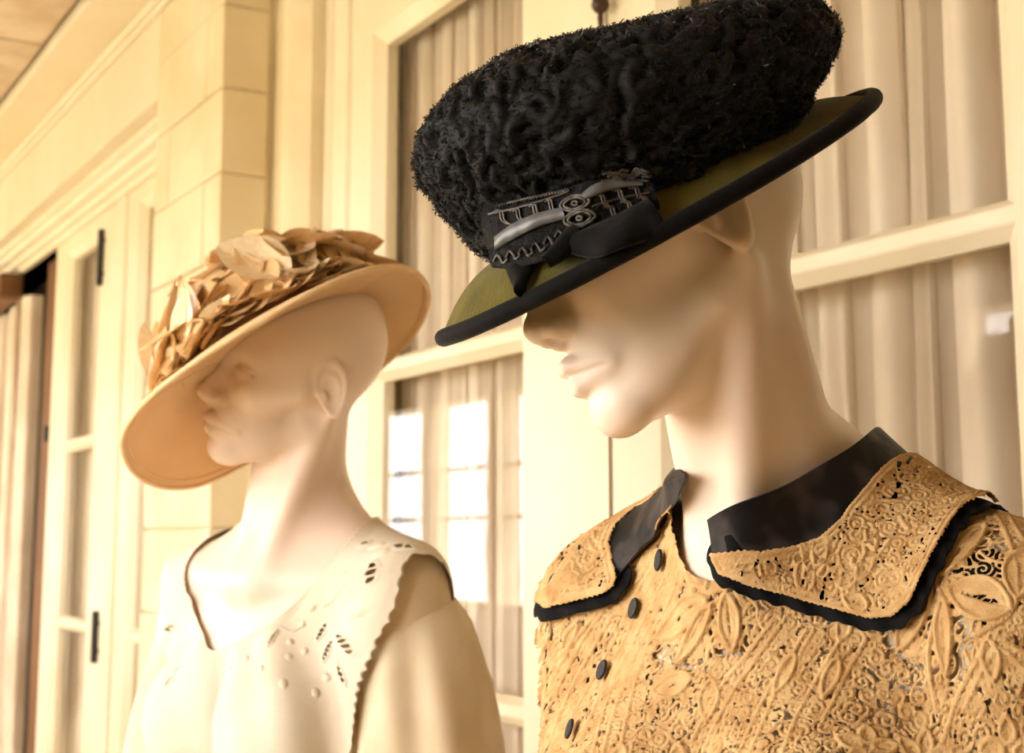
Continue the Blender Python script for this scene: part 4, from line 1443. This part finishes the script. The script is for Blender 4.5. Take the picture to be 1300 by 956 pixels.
# flowers filling the rest
for gu in np.arange(U0, U1, 0.043):
    for gv in np.arange(V0, V1, 0.040):
        c = np.array([gu, gv]) + lr.uniform(-0.008, 0.008, 2)
        i, j = int((c[0] - U0) / RS), int((c[1] - V0) / RS)
        if not (0 <= i < S.nu and 0 <= j < S.nv): continue
        if open_zone[i, j] or S.H[max(0, i - 6):i + 6, max(0, j - 6):j + 6].max() > 0: continue
        a0 = lr.uniform(0, 6.28); npet = lr.integers(4, 7)
        for p in range(npet):
            a = a0 + p * 2 * math.pi / npet
            d = np.array([math.cos(a), math.sin(a)])
            lace_leaf(S, c + d * 0.003, c + d * lr.uniform(0.015, 0.021), 0.0046, 0.0003)
        a = np.linspace(0, 2 * np.pi, 12)
        S.stroke(c + np.stack([np.cos(a), np.sin(a)], 1) * 0.0034, 0.0014, 0.0013, 0, base=0.0012)
# thin bars across the open parts
for i in range(9):
    c0 = (ends[i] + ends[nL + i]) / 2; rad = np.hypot(*(ends[i] - ends[nL + i])) * 0.6
    for q in range(16):
        a = lr.uniform(0, 6.28)
        S.stroke(curl(c0 + rad * math.sqrt(lr.uniform(0.1, 1)) * np.array([math.cos(a), math.sin(a)]), lr.uniform(0.012, 0.024), lr), 0.0011, 0.0011, 0, base=0.0006)
fill, phi, net = seed_fill(sh.GU, sh.GV, 0.0125, 0.0042, 3, 0.60)
Hh = np.maximum(S.H, np.where(open_zone, 0.0003 + fill * 0.0008, fill * 0.0024))
phi = np.maximum(np.where(open_zone, net - 0.0004, phi), S.D)
qb = B1.to_body(sh.P.reshape(-1, 3))
nk = (B1.neck(sh.P.reshape(-1, 3)) - 0.0085).reshape(S.H.shape); nk = np.where((qb[:, 2] > -0.048).reshape(S.H.shape), nk, 0.05)
nk = np.minimum(nk, np.where((qb[:, 2] > 0.0).reshape(S.H.shape), (np.hypot(qb[:, 0] + 0.01, qb[:, 1]) - 0.085).reshape(S.H.shape), 0.05))
phi = np.minimum(phi, nk)
phi = np.minimum(phi, (qb[:, 2] + 0.37).reshape(S.H.shape))
me = sh.mesh('bodice', Hh, phi, whole=True)
part(link('bodice', me, M['lace']), dress1)
# back of the dress, plain lace ground
def behind(q, uv):
    P = B1.from_body(q); nb = grad(CH1.cover, P, 2e-3)
    v = CH1.E - P; v /= np.linalg.norm(v, axis=1, keepdims=True)
    out = (uv[:, 0] < U0 + .004) | (uv[:, 0] > U1 - .004) | (uv[:, 1] < V0 + .004) | (uv[:, 1] > V1 - .004)
    return neck_free(q, 0.075) & (q[:, 2] > -0.40) & (out | ((nb * v).sum(1) < 0.24))
torso_shell('dress_back', CH1, 0.0050, M['lace'], dress1, behind, 240, 160)
torso_shell('collar_back', CH1, 0.0125, M['lace'], dress1, lambda q, uv: (np.hypot(q[:, 0] - 0.004, q[:, 1]) > 0.080) & (np.hypot(q[:, 0], q[:, 1]) < 0.165) & (q[:, 0] < -0.045) & (q[:, 2] > -0.085), 200, 140)
skirt('skirt', B1, M['lace'], dress1, B1.N[2] - 0.33, 0.115, 0.165)

# collar: black velvet with a lace layer on top, two wings and a back
near_in = CH1.picks([(906, 700), (930, 696), (965, 696), (1000, 692), (1042, 680), (1066, 658), (1098, 618), (1130, 585)], 0.011)
near_out = CH1.picks([(1250, 641), (1226, 650), (1200, 688), (1180, 728), (1163, 765), (1140, 783), (1108, 786), (1060, 774), (1000, 756), (950, 741), (918, 727)], 0.011)
far_in = CH1.picks([(835, 632), (808, 646), (786, 668), (777, 690), (782, 713), (791, 732)], 0.011)
far_out = CH1.picks([(788, 746), (772, 755), (745, 762), (720, 768), (700, 773), (690, 764), (705, 742), (726, 710), (747, 686)], 0.011)
bu = lambda *q: CH1.uv(B1.from_body(np.array(q, float)))
near_poly = np.concatenate([near_in, bu((-.050, .078, .022), (-.070, .095, .005), (-.075, .125, -.012)), near_out])
far_poly = np.concatenate([bu((-.045, -.095, .008), (-.015, -.085, .015)), far_in, far_out, bu((-.035, -.155, -.015), (-.055, -.125, -.010))])
for nm, poly, vis_out, sd in (('near', near_poly, near_out, 11), ('far', far_poly, far_out, 12)):
    lo = poly.min(0) - 0.012; hi = poly.max(0) + 0.012
    cs = Sheet(CH1, lo[0], lo[1], hi[0], hi[1], 0.00082, 0.0105, 0.004)
    ins = in_poly(cs.GU, cs.GV, poly); dist = grid_dist(cs, poly)
    sdist = np.where(ins, dist, -dist)
    C = Stroker(lo[0], lo[1], hi[0], hi[1], 0.00095)
    fit_to(C, cs)
    # lift the outer border a little, and let the far wing stand off
    out_d = grid_dist(cs, vis_out, False)
    lift = 0.004 * np.exp(-(out_d / 0.02) ** 2)
    # velvet layer: a little larger
    wob = 0.0010 * np.sin(cs.GU * 420) * np.sin(cs.GV * 380)
    qz = B1.to_body(cs.P.reshape(-1, 3))[:, 2].reshape(sdist.shape)
    vm = np.minimum(sdist + 0.0068 - wob, 0.045 - qz)
    vm = np.minimum(vm, (B1.neck(cs.P.reshape(-1, 3)) - 0.011).reshape(sdist.shape))
    me = cs.mesh('velvet_collar', lift - 0.0025 + 0.0010 * np.sin(cs.GU * 300 + cs.GV * 240), vm, 0.0012)
    part(link('velvet_collar', me, M['velvet']), dress1)
    # lace layer
    fill, phi, net = seed_fill(cs.GU + 3, cs.GV + 3, 0.0120, 0.0040, sd, 0.40)
    Pb = np.concatenate([poly, poly[:1]])
    for inset in (0.0018, 0.0056):
        # border cords follow the edge: use the distance band directly
        band = np.clip(1 - ((sdist - inset) / 0.0018) ** 2, 0, 1)
        C.H = np.maximum(C.H, np.where(band > 0, 0.0017 * np.sqrt(band) * (0.86 + 0.14 * np.sin((cs.GU - cs.GV) * 2300)) + 0.0012, 0)).astype(np.float32)
    r3 = np.random.default_rng(sd)
    n_m = 130
    for q in range(n_m):
        c = np.array([r3.uniform(lo[0], hi[0]), r3.uniform(lo[1], hi[1])])
        if not in_poly(np.array(c[0]), np.array(c[1]), poly): continue
        if q % 3 == 0:
            a = r3.uniform(0, 6.28); d = np.array([math.cos(a), math.sin(a)]) * r3.uniform(0.008, 0.012)
            lace_leaf(C, c - d, c + d, r3.uniform(0.004, 0.006), 0.0005)
        else:
            C.stroke(curl(c, r3.uniform(0.018, 0.034), r3, r3.uniform(-5, 5)), 0.0019, 0.0018, 0.14, 0.0028, 0.0012)
    Hc = np.maximum(C.H, fill * 0.0026) + lift + 0.0008
    ph = np.minimum(sdist - 0.0003 - 0.0004 * np.sin(cs.GU * 1500) * np.sin(cs.GV * 1300), np.maximum(phi, np.maximum(C.D, 0.0040 - sdist)))
    me = cs.mesh('lace_collar', Hc, ph, whole=True)
    part(link('lace_collar', me, M['lace']), dress1)


def draped(name, ch, A, Bl, mat, root, off, n=50, m=16, thick=0.0016, fold=0.0):
    """cloth stretched between two lines, kept outside the body by off"""
    A = spline(A, n); Bl = spline(Bl, n)
    s = np.linspace(0, 1, m)[None, :, None]
    G = A[:, None] * (1 - s) + Bl[:, None] * s
    P = G.reshape(-1, 3)
    for _ in range(6):
        d = ch.cover(P) - off
        g = grad(ch.cover, P, 1e-3)
        P = P - np.where(d < 0, d, 0.35 * d)[:, None] * g
    G = P.reshape(n, m, 3)
    for _ in range(3):
        G[1:-1] = (G[:-2] + 2 * G[1:-1] + G[2:]) / 4
        G[:, 1:-1] = (G[:, :-2] + 2 * G[:, 1:-1] + G[:, 2:]) / 4
    N = grad(ch.cover, G.reshape(-1, 3), 2e-3).reshape(n, m, 3)
    if fold:
        x = np.linspace(0, 1, n)[:, None]; y = np.linspace(0, 1, m)[None, :]
        G = G + N * (fold * np.sin(9 * x + 6 * y) * np.sin(np.pi * y))[..., None]
    A2 = np.concatenate([G, (G - N * thick)[:, ::-1], G[:, :1]], 1)
    me = np_mesh(name, A2.reshape(-1, 3), grid_faces(n, 2 * m + 1)); fix_normals(me)
    return part(link(name, me, mat), root)


# inner velvet of the collar, rising against the neck
top = np.concatenate([hits(CH1, [(906, 658), (930, 640), (965, 625), (1000, 610), (1045, 586), (1088, 562)], 0.006), B1.from_body([(-0.022, .066, .058), (-.055, .05, .055), (-.075, .012, .052)])])
low = np.concatenate([hits(CH1, [(904, 704), (930, 702), (965, 702), (1002, 698), (1050, 690), (1082, 668)], 0.010), B1.from_body([(-.030, .092, .012), (-.075, .060, .015), (-.095, .012, .015)])])
draped('inner_collar', CH1, top, low, M['crushed'], dress1, 0.0105)
top = np.concatenate([B1.from_body([(-.075, .012, .052), (-.060, -.045, .050)]), hits(CH1, [(876, 598), (872, 618), (862, 642), (848, 664), (842, 682), (818, 704), (792, 734)], 0.007)])
low = np.concatenate([B1.from_body([(-.095, .012, .015), (-.075, -.062, .012)]), hits(CH1, [(838, 622), (812, 640), (788, 664), (775, 692), (780, 712), (780, 722), (781, 736)], 0.009)])
draped('inner_collar', CH1, top, low, M['crushed'], dress1, 0.0125, 50, 14, 0.0016, 0.0015)
# gold stitches on the far velvet fold
for p in ([(852, 642), (846, 650), (840, 655)], [(838, 658), (834, 664), (832, 672)], [(846, 648), (850, 652)]):
    Q = hits(CH1, p, 0.0165)
    part(tube('gold_stitch', Q, 0.0006, M['lace'], None, 6), dress1)
# buttons
bp = hits(CH1, [(835, 711), (803, 772), (763, 850), (722, 925)], 0.0095)
for c, (dx, dy) in zip(bp, ((4, 9), (-5, 10), (-6, 10), (-6, 10))):
    n = grad(CH1.cover, c[None], 2e-3)[0]
    ax = RT * dx - UP * dy; ax = ax - n * (ax @ n); ax /= np.linalg.norm(ax); ay = np.cross(n, ax)
    prof = [(0.02, 0.0), (1.0, 0.0), (1.04, 0.12), (0.98, 0.28), (0.86, 0.34), (0.78, 0.30), (0.5, 0.36), (0.02, 0.38)]
    V = []
    for a in np.linspace(0, 2 * np.pi, 28, endpoint=False):
        for r, h in prof:
            V.append(c + ax * (r * 0.0074 * math.cos(a)) + ay * (r * 0.0050 * math.sin(a)) + n * (h * 0.006 - 0.0012))
    me = np_mesh('button', np.array(V), grid_faces(28, len(prof), True)); fix_normals(me)
    part(link('button', me, M['button']), dress1)
# black cloth showing through the open lace at the shoulder
arm = CH1.picks([(1206, 742), (1222, 706), (1262, 694), (1294, 720), (1296, 780), (1262, 800), (1222, 780)], 0.0045)
lo = arm.min(0) - 0.004; hi = arm.max(0) + 0.004
asx = Sheet(CH1, lo[0], lo[1], hi[0], hi[1], 0.002, 0.0032)
me = asx.mesh('sleeve_band', np.zeros(asx.P.shape[:2]), np.where(in_poly(asx.GU, asx.GV, arm), 1, -1) * poly_dist(asx.GU, asx.GV, arm))
part(link('sleeve_band', me, M['velvet']), dress1)

# ------------------------------------------------------------------ embroidered linen dress of the far mannequin
dress2 = tag(empty('linen_dress', (B2.N[0], B2.N[1], 0.03)), 'cream linen dress with scalloped embroidered collar on the far mannequin', 'dress')


def scallop(P, amp, period):
    P = np.asarray(P, float)
    L = np.concatenate([[0], np.cumsum(np.hypot(*np.diff(P, axis=0).T))])
    n = max(8, int(L[-1] / period * 8))
    x = np.linspace(0, L[-1], n)
    Q = np.stack([np.interp(x, L, P[:, 0]), np.interp(x, L, P[:, 1])], 1)
    T = np.gradient(Q, axis=0); T /= np.hypot(T[:, 0], T[:, 1])[:, None] + 1e-9
    return Q + np.stack([T[:, 1], -T[:, 0]], 1) * (amp * (np.abs(np.sin(np.pi * x / period)) - 0.4))[:, None]


bodyuv = lambda pts: CH2.uv(B2.from_body(np.array(pts, float)))
inner = np.concatenate([bodyuv([(-.090, .0, .02), (-.075, .065, .015), (-.035, .098, .012)]), CH2.picks([(458, 668), (432, 700), (402, 737), (372, 768), (345, 789), (310, 809), (268, 826), (256, 804), (246, 780), (238, 757), (230, 738)], 0.007), bodyuv([(-.0, -.125, -.01), (-.05, -.10, .01), (-.085, -.04, .02)])])
outer_f = CH2.picks([(526, 712), (514, 730), (508, 762), (500, 786), (491, 806), (484, 832), (474, 866), (466, 910), (458, 956)], 0.010)
inner_s = scallop(spline(inner, 160, True), 0.0016, 0.0075)
reg = lambda q, uv: (q[:, 2] > -0.42)
# bodice: everything below the neckline
def under(q, uv):
    return ~in_poly(uv[:, 0], uv[:, 1], inner) & (q[:, 2] > -0.40) & (poly_dist(uv[:, 0], uv[:, 1], inner) > 0.004)
torso_shell('bodice', CH2, 0.0030, M['linen_thick'], dress2, under, 200, 130)
skirt('skirt', B2, M['linen'], dress2, B2.N[2] - 0.33, 0.115, 0.165)
# collar sheet from the neckline out over the shoulders and down the front
uu0, vv0, uu1, vv1 = -0.36, -0.24, 0.25, 0.37
cs = Sheet(CH2, uu0, vv0, uu1, vv1, 0.0013, 0.0052, 0.006, True)
outline = np.concatenate([scallop(spline(np.concatenate([bodyuv([(-.115, .150, -.06), (-.085, .190, -.10), (-.045, .215, -.075)]), CH2.picks([(560, 722)], 0.008), outer_f]), 70), 0.0022, 0.012),
                          bodyuv([(.09, .10, -.46), (.10, 0, -.48), (.06, -.15, -.44), (.03, -.19, -.2), (-.01, -.20, -.11), (-.07, -.17, -.06), (-.115, -.08, -.06), (-.13, 0.0, -.06), (-.12, .09, -.05)])])
sd_o = np.where(in_poly(cs.GU, cs.GV, outline), 1, -1) * grid_dist(cs, outline, True, 0.012)
sd_i = np.where(in_poly(cs.GU, cs.GV, inner_s), -1, 1) * grid_dist(cs, inner_s, True, 0.012)
phi2 = np.minimum(sd_o, sd_i)
E2 = Stroker(uu0, vv0, uu1, vv1, 0.0013)
fit_to(E2, cs)
eye = [((432, 689), (414, 715)), ((479, 715), (476, 743)), ((502, 698), (523, 704)), ((421, 788), (404, 813)), ((431, 811), (412, 841)), ((441, 801), (461, 829)), ((437, 847), (446, 872)), ((352, 800), (340, 822)), ((212, 790), (206, 802)), ((196, 812), (190, 828)), ((212, 858), (204, 872)), ((470, 682), (460, 690))]
eu = CH2.picks([p for e in eye for p in e], 0.008).reshape(-1, 2, 2)
for a, b in eu:
    d = b - a; L = np.hypot(*d)
    if L > 0.08 or L < 1e-4: continue
    d /= L; n = np.array([-d[1], d[0]])
    x = (cs.GU - a[0]) * d[0] + (cs.GV - a[1]) * d[1]; y = (cs.GU - a[0]) * n[0] + (cs.GV - a[1]) * n[1]
    t = np.clip(x / L, 0, 1); w = 0.0030 * np.sin(np.pi * t) ** 0.6
    rim = (np.abs(y) < w + 0.0022) & (x > -0.002) & (x < L + 0.002)
    E2.H = np.where(rim, np.maximum(E2.H, 0.0012), E2.H)
    seg = (x / 0.0070) % 1
    ho = np.minimum(np.minimum(w - np.abs(y), np.minimum(x, L - x)), (np.minimum(seg - 0.0, 1 - seg) - 0.13) * 0.0070)
    phi2 = np.minimum(phi2, -ho)
dots = CH2.picks([(488, 703), (436, 729), (423, 759), (463, 774), (387, 825), (368, 813), (384, 791), (367, 833), (416, 862), (481, 690), (437, 744), (398, 770), (345, 815), (310, 835), (330, 850), (290, 850), (455, 742), (402, 880), (360, 870), (205, 812), (215, 850)], 0.008)
for c in dots:
    r = np.hypot(cs.GU - c[0], cs.GV - c[1])
    E2.H = np.maximum(E2.H, 0.0022 * np.sqrt(np.clip(1 - (r / 0.0052) ** 2, 0, 1))).astype(np.float32)
stems = [[(427, 764), (429, 785), (434, 820), (438, 848)], [(427, 774), (440, 795), (452, 812)], [(428, 780), (420, 790)], [(432, 805), (428, 814)], [(356, 795), (370, 800), (384, 792)]]
k = 0; su = CH2.picks([p for s in stems for p in s], 0.008)
for s in stems:
    E2.stroke(spline(su[k:k + len(s)], 24), 0.0014, 0.0012, 0, base=0.0003); k += len(s)
# edges rolled slightly, near edge standing away from the sleeve, soft creases
de = np.abs(sd_o); di = np.abs(sd_i)
E2.H = np.maximum(E2.H, 0.0009 * np.exp(-(de / 0.0016) ** 2) + 0.0009 * np.exp(-(di / 0.0014) ** 2))
stand = grid_dist(cs, outer_f, False, 0.07)
lift = 0.015 * np.exp(-(stand / 0.026) ** 2) + 0.0022 * np.sin(cs.GU * 70 + cs.GV * 30) * np.clip(di / 0.012, 0, 1) + 0.0005 * np.exp(-(di / 0.01) ** 2)
q2 = B2.to_body(cs.P.reshape(-1, 3))
phi2 = np.minimum(phi2, (q2[:, 2] + 0.42).reshape(E2.H.shape))
me = cs.mesh('scalloped_collar', E2.H + lift, phi2, 0.0007)
part(link('scalloped_collar', me, M['linen']), dress2)
# sleeves with soft folds
for sy in (1, -1):
    n, m = 60, 26
    a = np.linspace(0, 2 * np.pi, n, endpoint=False)
    V = np.zeros((n, m, 3))
    for j, t in enumerate(np.linspace(0, 1, m)):
        c = np.array([-0.026 + 0.010 * t, sy * (0.172 + 0.040 * t), -0.055 - 0.30 * t])
        r = 0.048 + 0.022 * math.sin(min(1, t * 1.6) * math.pi / 2) + 0.006 * t
        if t < 0.12: r *= 0.55 + 0.45 * (t / 0.12) ** 0.5
        k = 1 + (0.07 * np.sin(5 * a + 2 * t + 1) + 0.04 * np.sin(9 * a - 3 * t)) * min(1, t * 3)
        V[:, j] = B2.from_body(np.stack([c[0] + r * k * np.cos(a) * 1.05, c[1] + r * k * np.sin(a), np.full(n, c[2]) + 0.012 * np.sin(a) * sy * -1], -1))
    me = np_mesh('sleeve', V.reshape(-1, 3), grid_faces(n, m, True)); fix_normals(me)
    part(link('sleeve', me, M['linen_thick']), dress2)
